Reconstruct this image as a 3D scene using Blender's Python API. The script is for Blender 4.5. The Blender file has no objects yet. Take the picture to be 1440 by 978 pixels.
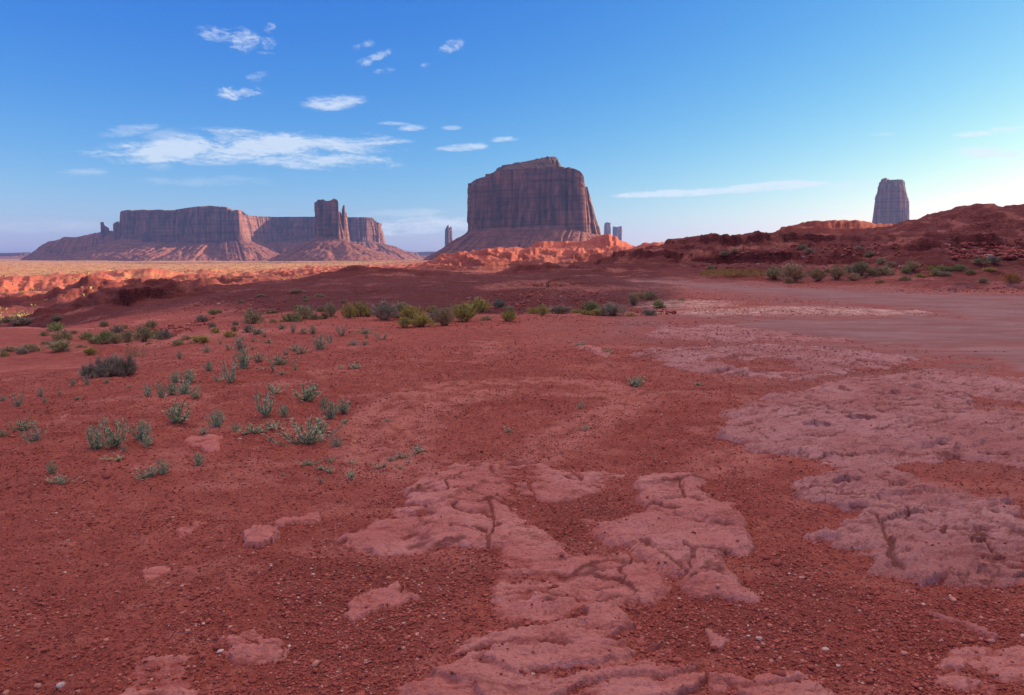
import bpy, math, random
import numpy as np
from mathutils import Vector, Matrix

R = math.radians
scene = bpy.context.scene
COL = scene.collection

# ------------------------------------------------------------------ camera, sky, sun, exposure
EYE = 1.6
TILT = R(7.0)
F = 1040.0                                   # focal length in photograph pixels (1440 wide)
SUN_AZ, SUN_EL = R(84.0), R(13.0)            # azimuth clockwise from +Y (the view), elevation

cd = bpy.data.cameras.new('camera')
cd.sensor_width = 36.0
cd.lens = 36.0 * F / 1440.0
cd.clip_start = 0.05
cd.clip_end = 60000.0
cam = bpy.data.objects.new('camera', cd)
COL.objects.link(cam)
cam.location = (0, 0, EYE)
cam.rotation_euler = (R(90) - TILT, 0, 0)
scene.camera = cam

scene.view_settings.view_transform = 'Standard'
scene.view_settings.look = 'None'
scene.view_settings.gamma = 1.0
scene.view_settings.use_curve_mapping = False
scene.view_settings.exposure = 1.35
scene.render.engine = 'CYCLES'
scene.cycles.use_denoising = True
scene.cycles.max_bounces = 6
scene.cycles.diffuse_bounces = 3
scene.cycles.glossy_bounces = 2
scene.cycles.transmission_bounces = 2
scene.cycles.volume_bounces = 1
scene.cycles.transparent_max_bounces = 8
scene.cycles.use_adaptive_sampling = True
scene.cycles.adaptive_threshold = 0.01

sl = bpy.data.lights.new('sun', 'SUN')
sl.energy = 4.3
sl.angle = R(0.53)
sl.color = (1.0, 0.79, 0.53)
so = bpy.data.objects.new('sun', sl)
COL.objects.link(so)
sdir = Vector((math.sin(SUN_AZ) * math.cos(SUN_EL), math.cos(SUN_AZ) * math.cos(SUN_EL), math.sin(SUN_EL)))
so.rotation_euler = (-sdir).to_track_quat('-Z', 'Y').to_euler()
so.location = (60, 20, 60)

world = bpy.data.worlds.new('World')
scene.world = world
world.use_nodes = True


class NT:
    """small helper that writes shader node trees"""
    def __init__(self, tree, clear=True):
        self.t = tree
        if clear:
            tree.nodes.clear()

    def n(self, typ, **kw):
        nd = self.t.nodes.new(typ)
        for k, v in kw.items():
            setattr(nd, k, v)
        return nd

    def set(self, sock, v):
        if isinstance(v, bpy.types.NodeSocket):
            self.t.links.new(v, sock)
        elif isinstance(v, (tuple, list)) and len(v) == 3 and sock.type == 'RGBA':
            sock.default_value = (*v, 1.0)
        else:
            sock.default_value = v

    def math(self, op, a, b=None, c=None, clamp=False):
        nd = self.n('ShaderNodeMath', operation=op, use_clamp=clamp)
        self.set(nd.inputs[0], a)
        if b is not None:
            self.set(nd.inputs[1], b)
        if c is not None:
            self.set(nd.inputs[2], c)
        return nd.outputs[0]

    def ramp(self, v, lo, hi, a=0.0, b=1.0):
        nd = self.n('ShaderNodeMapRange', interpolation_type='SMOOTHSTEP')
        self.set(nd.inputs[0], v)
        for i, x in enumerate((lo, hi, a, b)):
            self.set(nd.inputs[1 + i], x)
        return nd.outputs[0]

    def mix(self, f, a, b, mode='MIX'):
        nd = self.n('ShaderNodeMix', data_type='RGBA', blend_type=mode)
        self.set(nd.inputs[0], f)
        self.set(nd.inputs[6], a)
        self.set(nd.inputs[7], b)
        return nd.outputs[2]

    def noise(self, vec, scale, detail=6, rough=0.55, dist=0.0, out=0, norm=True):
        nd = self.n('ShaderNodeTexNoise', noise_dimensions='3D')
        self.set(nd.inputs['Vector'], vec)
        nd.inputs['Scale'].default_value = scale
        nd.inputs['Detail'].default_value = detail
        nd.inputs['Roughness'].default_value = rough
        nd.inputs['Distortion'].default_value = dist
        return nd.outputs[out]

    def scalev(self, vec, s, off=(0, 0, 0), rot=(0, 0, 0)):
        nd = self.n('ShaderNodeMapping')
        self.set(nd.inputs[0], vec)
        nd.inputs[1].default_value = off
        nd.inputs[2].default_value = rot
        nd.inputs[3].default_value = s
        return nd.outputs[0]


def px_dir(u, v):
    fx, fy = (u - 720) / F, -(v - 489) / F
    return Vector((fx, math.cos(TILT) + fy * math.sin(TILT), -math.sin(TILT) + fy * math.cos(TILT)))


def build_sky():
    w = NT(world.node_tree)
    out = w.n('ShaderNodeOutputWorld')
    bg = w.n('ShaderNodeBackground')
    sky = w.n('ShaderNodeTexSky', sky_type='NISHITA')
    sky.sun_disc = False
    sky.sun_elevation = SUN_EL
    sky.sun_rotation = SUN_AZ
    sky.altitude = 1600
    sky.air_density = 1.0
    sky.dust_density = SKY_DUST
    sky.ozone_density = 2.5
    # the sky's colour response: deep blue away from the sun, pale towards it
    spl = w.n('ShaderNodeSeparateColor')
    w.set(spl.inputs[0], sky.outputs[0])
    geo = w.n('ShaderNodeTexCoord').outputs['Generated']
    dot = w.n('ShaderNodeVectorMath', operation='DOT_PRODUCT')
    w.set(dot.inputs[0], geo)
    dot.inputs[1].default_value = sdir
    cc = w.n('ShaderNodeCombineColor')
    for k_, (gain, gam, sd_) in enumerate(((.056, 2.0, .60), (.121, 1.26, .45), (.49, .38, .08))):
        q = w.math('POWER', w.math('MINIMUM', spl.outputs[k_], 5.0), gam)
        q = w.math('MULTIPLY', q, gain * UNIT)
        w.set(cc.inputs[k_], w.math('MULTIPLY', q, w.math('MULTIPLY_ADD', dot.outputs['Value'], sd_, 1.0)))
    sky_c = cc.outputs[0]
    tc = w.n('ShaderNodeTexCoord')
    sep = w.n('ShaderNodeSeparateXYZ')
    w.set(sep.inputs[0], tc.outputs['Generated'])
    x, y, z = sep.outputs
    az = w.math('ARCTAN2', x, y)
    el = w.math('ARCSINE', z)
    comb = w.n('ShaderNodeCombineXYZ')
    w.set(comb.inputs[0], az)
    w.set(comb.inputs[1], el)
    P = comb.outputs[0]
    n1 = w.noise(w.scalev(P, (14, 60, 1), rot=(0, 0, 0.04)), 1.0, 8, 0.62, 0.6)     # long streaks
    n2 = w.noise(w.scalev(P, (45, 85, 1), rot=(0, 0, -0.3)), 1.0, 8, 0.65, 0.8)     # feathery tufts
    n3 = w.noise(w.scalev(P, (120, 330, 1), rot=(0, 0, 0.12)), 1.0, 5, 0.6, 0.5)    # fine fibres
    total = None
    # cloud: centre pixel, half size in pixels, tilt (deg), strength, streak amount
    clouds = [
        (345, 209, 250, 25, 2.5, 1.35, 1), (330, 205, 150, 30, 0, 0.9, 1), (470, 202, 130, 22, -1, 1.0, 1), (440, 224, 150, 18, -3, 1.0, 1), (215, 213, 130, 9, 3, 1.6, 1), (190, 216, 90, 5, 2, 1.5, 1),
        (345, 57, 62, 20, -14, 0.95, 0), (300, 48, 34, 14, -18, 0.8, 0), (378, 40, 14, 9, 40, 0.7, 0),
        (332, 131, 46, 13, 4, 1.1, 0), (362, 108, 22, 9, 10, 0.45, 0), (466, 145, 58, 15, 5, 1.05, 1),
        (525, 82, 34, 9, 22, 0.8, 0), (512, 64, 22, 8, 15, 0.6, 0), (540, 100, 18, 6, 8, 0.55, 0),
        (634, 65, 26, 12, 20, 0.8, 0), (598, 92, 10, 5, 20, 0.45, 0),
        (655, 207, 48, 7, 4, 0.95, 1), (708, 197, 26, 6, 4, 0.95, 1), (580, 180, 26, 6, 2, 1.0, 1),
        (555, 174, 30, 4, 0, 0.6, 1), (635, 180, 18, 4, 0, 0.5, 1), (185, 183, 55, 11, 8, 0.5, 1),
        (240, 190, 50, 12, 3, 0.4, 1), (120, 243, 50, 8, 2, 0.5, 1), (226, 235, 30, 9, 2, 0.4, 1),
        (960, 271, 125, 7, 3, 1.7, 1), (1085, 263, 95, 9, 4, 1.6, 1), (1390, 186, 78, 7, 6, 1.8, 1),
        (1385, 215, 75, 10, -2, 1.5, 1), (1240, 189, 30, 4, 2, 0.4, 1), (1200, 262, 60, 8, 3, 0.45, 1),
        (600, 318, 120, 16, 2, 1.1, 1), (560, 300, 80, 8, 2, 0.5, 1), (1150, 300, 100, 10, 5, 0.3, 1),
        (60, 318, 130, 14, 0, 0.45, 1), (300, 255, 120, 10, 0, 0.3, 1),
    ]
    for (u, v, a, b, tilt, st, kind) in clouds:
        d = px_dir(u, v).normalized()
        d2 = px_dir(u + 10, v).normalized()
        d3 = px_dir(u, v - 10).normalized()
        caz, cel = math.atan2(d.x, d.y), math.asin(d.z)
        pxa = (math.atan2(d2.x, d2.y) - caz) / 10
        pxe = (math.asin(d3.z) - cel) / 10
        slope = (math.asin(d2.z) - cel) / 10 / pxe          # how a pixel row drifts in elevation here
        ct, st_ = math.cos(R(tilt)), math.sin(R(tilt))
        # local pixel coordinates from az/el
        px = w.math('MULTIPLY_ADD', az, 1 / pxa, -caz / pxa)
        pe = w.math('MULTIPLY_ADD', el, 1 / pxe, -cel / pxe)
        pe = w.math('MULTIPLY_ADD', px, -slope, pe)
        q1 = w.math('ADD', w.math('MULTIPLY', px, ct / a), w.math('MULTIPLY', pe, st_ / a))
        q2 = w.math('ADD', w.math('MULTIPLY', px, -st_ / b), w.math('MULTIPLY', pe, ct / b))
        r2 = w.math('ADD', w.math('MULTIPLY', q1, q1), w.math('MULTIPLY', q2, q2))
        m = w.math('SUBTRACT', 1.0, r2, clamp=True)
        n = n1 if kind else n2
        nn = w.math('MULTIPLY_ADD', n3, 1.6, w.math('MULTIPLY', n, 5.0))
        dn = w.math('MULTIPLY', w.ramp(w.math('MULTIPLY_ADD', m, 1.5, nn), 3.5 if kind else 3.75, 5.3 if kind else 5.7), st)
        dn = w.math('MULTIPLY', dn, w.ramp(m, 0.0, 0.5))
        total = dn if total is None else w.math('MAXIMUM', total, dn)
    total = w.math('MULTIPLY', w.math('MINIMUM', total, 1.0), CLOUD_MAX)
    lit = w.mix(0.22, CLOUD_COL, sky_c, 'ADD')
    # unseen warm cloud veil above the frame, added to brighten the shaded ground
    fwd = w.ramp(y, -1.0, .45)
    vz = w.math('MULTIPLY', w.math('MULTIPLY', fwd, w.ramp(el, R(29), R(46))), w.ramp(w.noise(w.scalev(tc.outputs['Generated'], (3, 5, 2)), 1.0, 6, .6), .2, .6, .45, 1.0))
    total = w.math('MINIMUM', total, 1.0)
    sky_v = w.mix(w.math('MULTIPLY', vz, FILL_VEIL_D), sky_c, VEIL)
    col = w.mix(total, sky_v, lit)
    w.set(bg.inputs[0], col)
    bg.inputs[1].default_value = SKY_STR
    w.t.links.new(bg.outputs[0], out.inputs[0])


SKY_STR, SKY_DUST = 0.06, 2.0
UNIT = 1.0 / (SKY_STR * 2 ** 1.35)           # sky colours below are written as they leave the camera
CLOUD_COL, CLOUD_MAX = tuple(c * UNIT for c in (.66, .72, .80)), 0.9
VEIL, FILL_VEIL_D = tuple(c * UNIT for c in (2.85, 1.86, 1.15)), 0.75
build_sky()

# ------------------------------------------------------------------ helpers: tags, meshes, noise


def tag(o, label=None, cat=None, group=None, kind=None):
    if label:
        o['label'] = label
    if cat:
        o['category'] = cat
    if group:
        o['group'] = group
    if kind:
        o['kind'] = kind
    return o


def empty(name, loc, rz=0.0, s=1.0):
    o = bpy.data.objects.new(name, None)
    o.empty_display_size = 0.2
    COL.objects.link(o)
    o.location = loc
    o.rotation_euler = (0, 0, rz)
    o.scale = (s, s, s)
    return o


def mesh_obj(name, verts, faces, mat=None, parent=None, smooth=True, attrs=None):
    """verts (n,3) array, faces (m,k) int array (all the same k) -> one mesh object"""
    verts = np.asarray(verts, dtype=np.float32)
    faces = np.asarray(faces, dtype=np.int32)
    me = bpy.data.meshes.new(name)
    me.vertices.add(len(verts))
    me.vertices.foreach_set('co', verts.ravel())
    k = faces.shape[1]
    me.loops.add(faces.size)
    me.loops.foreach_set('vertex_index', faces.ravel())
    me.polygons.add(len(faces))
    me.polygons.foreach_set('loop_start', np.arange(0, faces.size, k, dtype=np.int32))
    me.polygons.foreach_set('loop_total', np.full(len(faces), k, dtype=np.int32))
    me.polygons.foreach_set('use_smooth', np.full(len(faces), smooth, dtype=bool))
    me.update(calc_edges=True)
    if attrs:
        for an, av in attrs.items():
            a = me.attributes.new(an, 'FLOAT', 'POINT')
            a.data.foreach_set('value', np.asarray(av, dtype=np.float32))
    if mat:
        me.materials.append(mat)
    o = bpy.data.objects.new(name, me)
    COL.objects.link(o)
    if parent:
        o.parent = parent
    return o


_rng = np.random.default_rng(7)
_perm = np.concatenate([_rng.permutation(512)] * 2)
_gang = _rng.random(512) * 2 * np.pi
_gx, _gy = np.cos(_gang), np.sin(_gang)


def pn(x, y, seed=0):
    """2D gradient noise, about -1..1"""
    x = np.asarray(x, dtype=np.float64) + seed * 37.17
    y = np.asarray(y, dtype=np.float64) + seed * 91.73
    xi, yi = np.floor(x).astype(np.int64), np.floor(y).astype(np.int64)
    xf, yf = x - xi, y - yi
    xi &= 511
    yi &= 511

    def g(ix, iy, fx, fy):
        h = _perm[_perm[ix & 511] + (iy & 511)] & 511
        return _gx[h] * fx + _gy[h] * fy
    u = xf * xf * xf * (xf * (xf * 6 - 15) + 10)
    v = yf * yf * yf * (yf * (yf * 6 - 15) + 10)
    a = g(xi, yi, xf, yf)
    b = g(xi + 1, yi, xf - 1, yf)
    c = g(xi, yi + 1, xf, yf - 1)
    d = g(xi + 1, yi + 1, xf - 1, yf - 1)
    return 1.5 * (a + u * (b - a) + v * ((c + u * (d - c)) - (a + u * (b - a))))


def fbm(x, y, oct=4, seed=0, gain=0.5, lac=2.03):
    s, a = 0.0, 1.0
    for i in range(oct):
        s = s + a * pn(x, y, seed + i * 3.1)
        x, y, a = x * lac, y * lac, a * gain
    return s


def ridged(x, y, oct=4, seed=0, gain=0.5):
    s, a = 0.0, 1.0
    for i in range(oct):
        s = s + a * (1 - 2 * np.abs(pn(x, y, seed + i * 2.7)))
        x, y, a = x * 2.07, y * 2.07, a * gain
    return s


def sstep(a, b, x):
    t = np.clip((x - a) / (b - a), 0, 1)
    return t * t * (3 - 2 * t)


def smax(a, b, k):
    h = np.clip(0.5 + 0.5 * (a - b) / k, 0, 1)
    return b + (a - b) * h + k * h * (1 - h)


def at(u, v, Y):
    """photograph pixel at forward distance Y -> world point"""
    d = px_dir(u, v)
    t = Y / d.y
    return np.array((d.x * t, Y, EYE + d.z * t))


def zat(u, v, Y):
    return at(u, v, Y)[2]


def flat(u, v, z=0.0):
    """photograph pixel on the level z -> world x, y"""
    d = px_dir(u, v)
    t = (z - EYE) / d.z
    return (d.x * t, d.y * t)
# ------------------------------------------------------------------ the lie of the land
# one height function h(x, y); the camera stands on a rocky point, the valley floor lies about 15 m lower
_COLS = [   # (column, [(forward distance, pixel row seen there)])
    (-500, [(9.0, 545), (11, 531), (14, 502), (17, 482), (25, 458), (60, 480), (180, 452), (260, 431), (480, 401), (1000, 380), (4500, 366)]),
    (0, [(9.0, 545), (11, 531), (14, 502), (17, 482), (25, 458), (60, 480), (180, 452), (260, 431), (480, 401), (1000, 380), (4500, 366)]),
    (150, [(10.4, 521), (14, 497), (18, 481), (24, 465), (35, 450), (50, 442), (80, 440), (180, 440), (400, 401), (1000, 380), (4500, 366)]),
    (300, [(16, 465), (20, 455), (28, 440), (38, 427), (55, 415), (80, 410), (200, 415), (450, 393), (1000, 379), (4500, 366)]),
    (450, [(20, 445), (27, 430), (40, 412), (60, 400), (90, 395), (200, 397), (500, 386), (1200, 375), (4500, 366)]),
    (600, [(19.2, 448), (22, 443), (26.5, 439), (32, 424), (45, 407), (80, 388), (120, 381), (350, 377), (900, 370), (2000, 367), (4500, 365)]),
    (750, [(20, 443), (26.8, 441), (34, 410), (45, 400), (80, 390), (250, 385), (400, 378), (900, 370), (4500, 365)]),
    (900, [(21, 440.5), (25, 437), (29, 420), (38, 405), (49, 395.3), (70, 388), (150, 375), (300, 368), (500, 365), (4500, 365)]),
    (1050, [(21.3, 439.5), (31, 415), (41, 402), (50, 395), (60, 389), (85, 378), (300, 368), (4500, 365)]),
    (1200, [(21.3, 439.5), (28.5, 420), (34.3, 410), (45, 399), (60, 388), (90, 376), (300, 366), (4500, 365)]),
    (1440, [(10.5, 520), (21.3, 440), (31, 415.5), (37, 404), (50, 394), (90, 376), (300, 366), (4500, 365)]),
    (2300, [(10.5, 520), (21.3, 440), (31, 415.5), (37, 404), (50, 394), (90, 376), (300, 366), (4500, 365)]),
]
_UG = np.arange(-500, 2301, 20.0)
_LG = np.linspace(math.log(1.0), math.log(16000.0), 400)


def _gauss(a, s, axis):
    r = int(3 * s) + 1
    k = np.exp(-0.5 * (np.arange(-r, r + 1) / s) ** 2)
    k /= k.sum()
    pad = [(0, 0)] * a.ndim
    pad[axis] = (r, r)
    return np.apply_along_axis(lambda m: np.convolve(m, k, 'valid'), axis, np.pad(a, pad, mode='edge'))


def _table():
    rows = []
    for u, kn in _COLS:
        ys = [0.5, kn[0][0] * 0.8] + [y for y, v in kn] + [16000]
        zs = [0.0, 0.0] + [zat(u, v, y) for y, v in kn]
        zs.append(zs[-1] - 1.0)
        zz = np.interp(_LG, np.log(ys), zs)
        rows.append(zz)
    rows = np.array(rows)
    us = np.array([c[0] for c in _COLS], dtype=float)
    T = np.array([np.interp(_UG, us, rows[:, j]) for j in range(len(_LG))]).T   # (u, l)
    T = _gauss(T, 2.2, 0)
    T = _gauss(T, 1.6, 1)
    return T


_T = _table()


def base(x, y):
    r = np.hypot(x, y)
    ang = np.arctan2(x, y)
    ac = np.clip(ang, -R(64), R(62))
    d = np.maximum(r * np.cos(ac), 1.0)
    u = np.clip(720 + F * np.tan(ac), _UG[0], _UG[-1])
    fu = np.clip((u - _UG[0]) / 20.0, 0, len(_UG) - 1.001)
    fl = np.clip((np.log(d) - _LG[0]) / (_LG[1] - _LG[0]), 0, len(_LG) - 1.001)
    iu, il = fu.astype(int), fl.astype(int)
    a, b = fu - iu, fl - il
    z = (_T[iu, il] * (1 - a) * (1 - b) + _T[iu + 1, il] * a * (1 - b) + _T[iu, il + 1] * (1 - a) * b + _T[iu + 1, il + 1] * a * b)
    back = sstep(R(75), R(120), np.abs(ang))          # behind the viewer: level ground
    return z * (1 - back) + back * (-0.02 * np.minimum(r, 60) * 0.1)


# ridge: crest points (pixel u, v, forward distance), slope towards / away from the viewer, rounding, gully depth, terrace step, terrace share
RIDGES = [
    # broad right-hand hill with ledges
    ([(868, 366, 135), (900, 355, 130), (930, 346, 125), (970, 334, 118), (1005, 333, 112), (1031, 334, 110), (1070, 328, 112), (1120, 329, 115), (1180, 334, 112), (1250, 337, 100), (1300, 338, 92), (1370, 334, 88), (1440, 333, 86), (1700, 322, 84)], .11, .10, 3.0, .9, 1.05, .6, (1.5, 1.3), (14, 1.0)),
    # its lower spur and knolls above the road
    ([(1235, 372, 66), (1262, 367, 62), (1300, 366, 60), (1340, 368, 60), (1380, 366, 62), (1440, 358, 66), (1600, 350, 68)], .13, .1, 1.5, .4, .55, .8),
    ([(985, 381, 62), (1040, 374, 66), (1100, 372, 70), (1150, 373, 72), (1190, 377, 74)], .12, .1, 2.0, .5, .6, .8),
    ([(815, 383, 75), (850, 377, 78), (890, 372, 82), (940, 371, 84), (985, 372, 82)], .12, .1, 2.0, .5, .6, .8),
    # roadside bank
    ([(995, 390.5, 49.5), (1020, 388.5, 49.5), (1045, 389, 49.5), (1065, 392, 49)], .45, .2, .35, .1, .3, 0),
    ([(1255, 402, 36.5), (1300, 398.5, 35.5), (1350, 397.5, 34), (1440, 398, 33), (1600, 397, 33)], .6, .03, .4, .15, .3, .3),
    # long flat butte behind it
    ([(1096, 330, 300), (1105, 318.5, 300), (1142, 311.5, 300), (1198, 310.5, 300), (1228, 313.5, 300), (1275, 316, 300), (1330, 317, 300)], .35, .2, 3, 2.2, 3.2, .9),
    # right-hand peak
    ([(1262, 319, 192), (1302, 312, 185), (1326, 301, 180), (1355, 292, 175), (1376, 288.5, 172), (1398, 293, 172), (1419, 291, 171), (1440, 289, 170), (1500, 285, 168), (1560, 278, 168), (1750, 268, 166)], .28, .25, 5, 1.6, 2.2, .35),
    # sunlit dunes in the gap
    ([(575, 374, 320), (620, 368, 325), (650, 362, 330)], .16, .14, 3, 6, 1.6, .6),
    ([(640, 366, 350), (665, 354, 360), (710, 352, 365), (760, 353, 370), (830, 352, 370), (880, 350, 370)], .18, .14, 3, 7, 1.8, .6),
    ([(650, 375, 270), (690, 369, 270), (720, 367, 275), (765, 368, 275)], .18, .14, 2.5, 4.5, 1.2, .6),
    ([(735, 372, 300), (760, 366, 305), (800, 362, 310), (850, 360, 310), (900, 355, 315)], .17, .14, 3, 5, 1.4, .6),
    ([(835, 377, 165), (880, 368, 170), (930, 360, 175), (980, 352, 178)], .14, .12, 3, 1.2, 1.0, .6),
    # dark cone with its flat-topped shoulder
    ([(742, 350, 520), (756, 339.5, 520), (790, 339, 520), (825, 337, 520), (845, 331.5, 520), (855, 328, 520), (865, 331.5, 520), (878, 340, 520), (895, 348, 520), (905, 352, 520)], .42, .3, 2.0, 7, 4, .6, (1.0, 2.2)),
    ([(893, 350, 420), (905, 344, 420), (915, 346, 420), (930, 343, 415), (945, 346, 410)], .3, .2, 3, 1.5, 2, .6),
    # left: shaded mounds at the rim and the spur that catches the sun
    ([(128, 440, 60), (142, 424, 61), (160, 410, 62), (200, 404, 63), (250, 403, 64), (310, 402, 66), (370, 399, 70), (440, 396, 74)], .16, .25, 2.2, .7, .7, .5, (3.0, .9)),
    ([(10, 452, 200), (45, 445, 210), (90, 426, 226), (130, 403, 245), (148, 397, 252), (190, 400, 258)], .5, .34, 2.0, 3.0, 1.8, .4),
    ([(-30, 394, 330), (20, 389, 335), (70, 386, 340), (120, 389, 345), (150, 394, 345)], .35, .2, 2.5, 3.5, 1.8, .6),
    ([(130, 384, 520), (180, 379, 530), (215, 378, 530), (250, 382, 535)], .35, .2, 3, 4, 2.2, .6),
    ([(425, 402, 70), (470, 388.5, 75), (510, 378.5, 80), (555, 378, 84), (610, 381, 84), (650, 387, 82)], .10, .25, 3.0, .35, .6, .25),
    ([(225, 395, 330), (255, 387, 330), (290, 385.5, 330), (325, 389, 330), (350, 394, 330)], .24, .2, 3, 1.2, 1.6, .4),
    # left wash: small dark knolls
    ([(165, 462, 27), (185, 451, 27), (215, 449, 27), (238, 455, 26)], .3, .3, .5, .15, .35, .6),
    ([(246, 450, 29), (262, 443, 29), (285, 444, 28), (300, 452, 27)], .35, .3, .4, .2, .35, .6),
    ([(122, 500, 13.6), (140, 490, 13.8), (165, 487, 14), (195, 490, 14.2)], .16, .3, .25, .05, .2, 0),
    # the near dark mound with a broken front scarp
    ([(612, 431, 29), (650, 407, 32.5), (690, 397, 35), (730, 391, 36.5), (765, 388.5, 37), (810, 389, 37), (845, 397, 35), (880, 410, 32), (930, 425, 27)], .045, .10, 1.2, .12, .55, .3, (4.9, 1.15)),
]
BLUFF = dict(x0=205.0, x1=430.0, y0=-260.0, y1=212.0, h=88.0)


def _ridge(x, y, spec):
    pts, sf, sb, w, gul, step, share = spec[:7]
    P = np.array([at(*p) for p in pts])
    best = np.full(x.shape, 1e18)
    zc = np.zeros(x.shape)
    cross = np.zeros(x.shape)
    al = np.zeros(x.shape)
    acc = 0.0
    for i in range(len(P) - 1):
        a, b = P[i], P[i + 1]
        ex, ey = b[0] - a[0], b[1] - a[1]
        L2 = ex * ex + ey * ey
        t = np.clip(((x - a[0]) * ex + (y - a[1]) * ey) / L2, 0, 1)
        dx, dy = x - (a[0] + t * ex), y - (a[1] + t * ey)
        d2 = dx * dx + dy * dy
        m = d2 < best
        best = np.where(m, d2, best)
        zc = np.where(m, a[2] + t * (b[2] - a[2]), zc)
        cross = np.where(m, dy, cross)
        al = np.where(m, acc + t * math.sqrt(L2), al)
        acc += math.sqrt(L2)
    d = np.sqrt(best)
    lam = max(w * 3.0, 1.5)
    wob = fbm(x / lam, y / lam, 3, 11)
    front = sstep(-w, w, -cross)
    s = sf * front + sb * (1 - front)
    d = np.maximum(d + wob * w * 0.35 * np.minimum(d / (2 * w), 1), 0)
    g = gul * (0.5 - 0.5 * ridged(al / (lam * 1.3) + 0.2 * wob, d / (lam * 5), 3, 5)) * np.clip(d / (3 * w), 0, 1)
    z = zc - s * (np.sqrt(d * d + w * w) - w) - g * 0.45 - 0.5 * np.maximum(d - 7 * w, 0)
    for d0, drop in spec[7:]:
        rag = .5 * fbm(x / 1.1, y / 1.1, 5, 25) + .9 * pn(x / 5, y / 5, 26)
        z = z - drop * (.75 * sstep(d0, d0 + .35, d + rag) + .25 * sstep(d0 + .7, d0 + 1.2, d + rag * 1.2)) * front
    if share > 0:
        nz = 0.35 * fbm(x / (lam * 2), y / (lam * 2), 3, 21)
        q = z / step + nz
        fl = np.floor(q)
        fr = q - fl
        zt = step * (fl + sstep(0.55, 0.92, fr) - nz)
        z = z + share * (zt - z) * np.clip(d / w, 0, 1)
    return z


def _bluff(x, y):
    B = BLUFF
    ux = np.maximum(B['x0'] - x, x - B['x1'])
    uy = np.maximum(B['y0'] - y, y - B['y1'])
    d = np.hypot(np.maximum(ux, 0), np.maximum(uy, 0)) + np.minimum(np.maximum(ux, uy), 0)
    d = d + 10 * fbm(x / 45, y / 45, 4, 31)
    e = np.hypot(np.maximum(np.maximum(262 - x, x - 340), 0), np.maximum(np.maximum(225 - y, y - 300), 0)) + 6 * fbm(x / 25, y / 25, 4, 35)  # second hill out of view, added to shade the long flat butte
    shade_hill = 62 * sstep(22, -4, e) - 6
    return np.maximum(shade_hill, B['h'] * sstep(14, -22, d) + 9 * sstep(90, 0, d) - 6 + 3 * fbm(x / 20, y / 20, 3, 33))


def poly(pxs, z=0.0):
    return np.array([flat(u, v, z) for u, v in pxs])


def sdist(P, x, y):
    """signed distance to the polygon P, positive inside"""
    best = np.full(x.shape, 1e18)
    ins = np.zeros(x.shape, bool)
    n = len(P)
    for i in range(n):
        ax, ay = P[i]
        bx, by = P[(i + 1) % n]
        ex, ey = bx - ax, by - ay
        t = np.clip(((x - ax) * ex + (y - ay) * ey) / (ex * ex + ey * ey), 0, 1)
        best = np.minimum(best, (x - ax - t * ex) ** 2 + (y - ay - t * ey) ** 2)
        c = (ay > y) != (by > y)
        with np.errstate(divide='ignore', invalid='ignore'):
            ins ^= c & (x < ex * (y - ay) / (ey if ey != 0 else 1e-12) + ax)
    return np.where(ins, 1, -1) * np.sqrt(best)


ROAD = np.concatenate([poly([(838, 394.6), (900, 394.6), (950, 396.5), (1000, 399), (1050, 401.5), (1100, 404), (1150, 406.5), (1200, 409), (1260, 411.8), (1320, 413.6), (1440, 416.5), (1700, 419), (2100, 424), (2300, 520), (1900, 640), (1440, 536), (1340, 518), (1285, 505), (1250, 487), (1120, 480), (1010, 468), (985, 456), (1020, 447), (1200, 446), (1290, 444), (1310, 438), (1200, 430), (1100, 419), (1000, 409), (930, 403), (838, 398.5)])])
SALT = [poly(p) for p in ([(900, 428), (960, 424), (1010, 425), (1010, 429), (930, 431)],
                          [(930, 440), (1000, 434), (1100, 433), (1200, 434), (1295, 437), (1290, 442), (1150, 442), (1000, 443)])]
TRACKS = [[(520, 655), (510, 620), (522, 590), (560, 563), (620, 548), (700, 538)], [(580, 660), (560, 625), (575, 595), (620, 570), (700, 556)],
          [(760, 640), (800, 610), (860, 585), (900, 560), (840, 540), (760, 535)], [(1010, 655), (1060, 640), (1100, 625)]]


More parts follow.
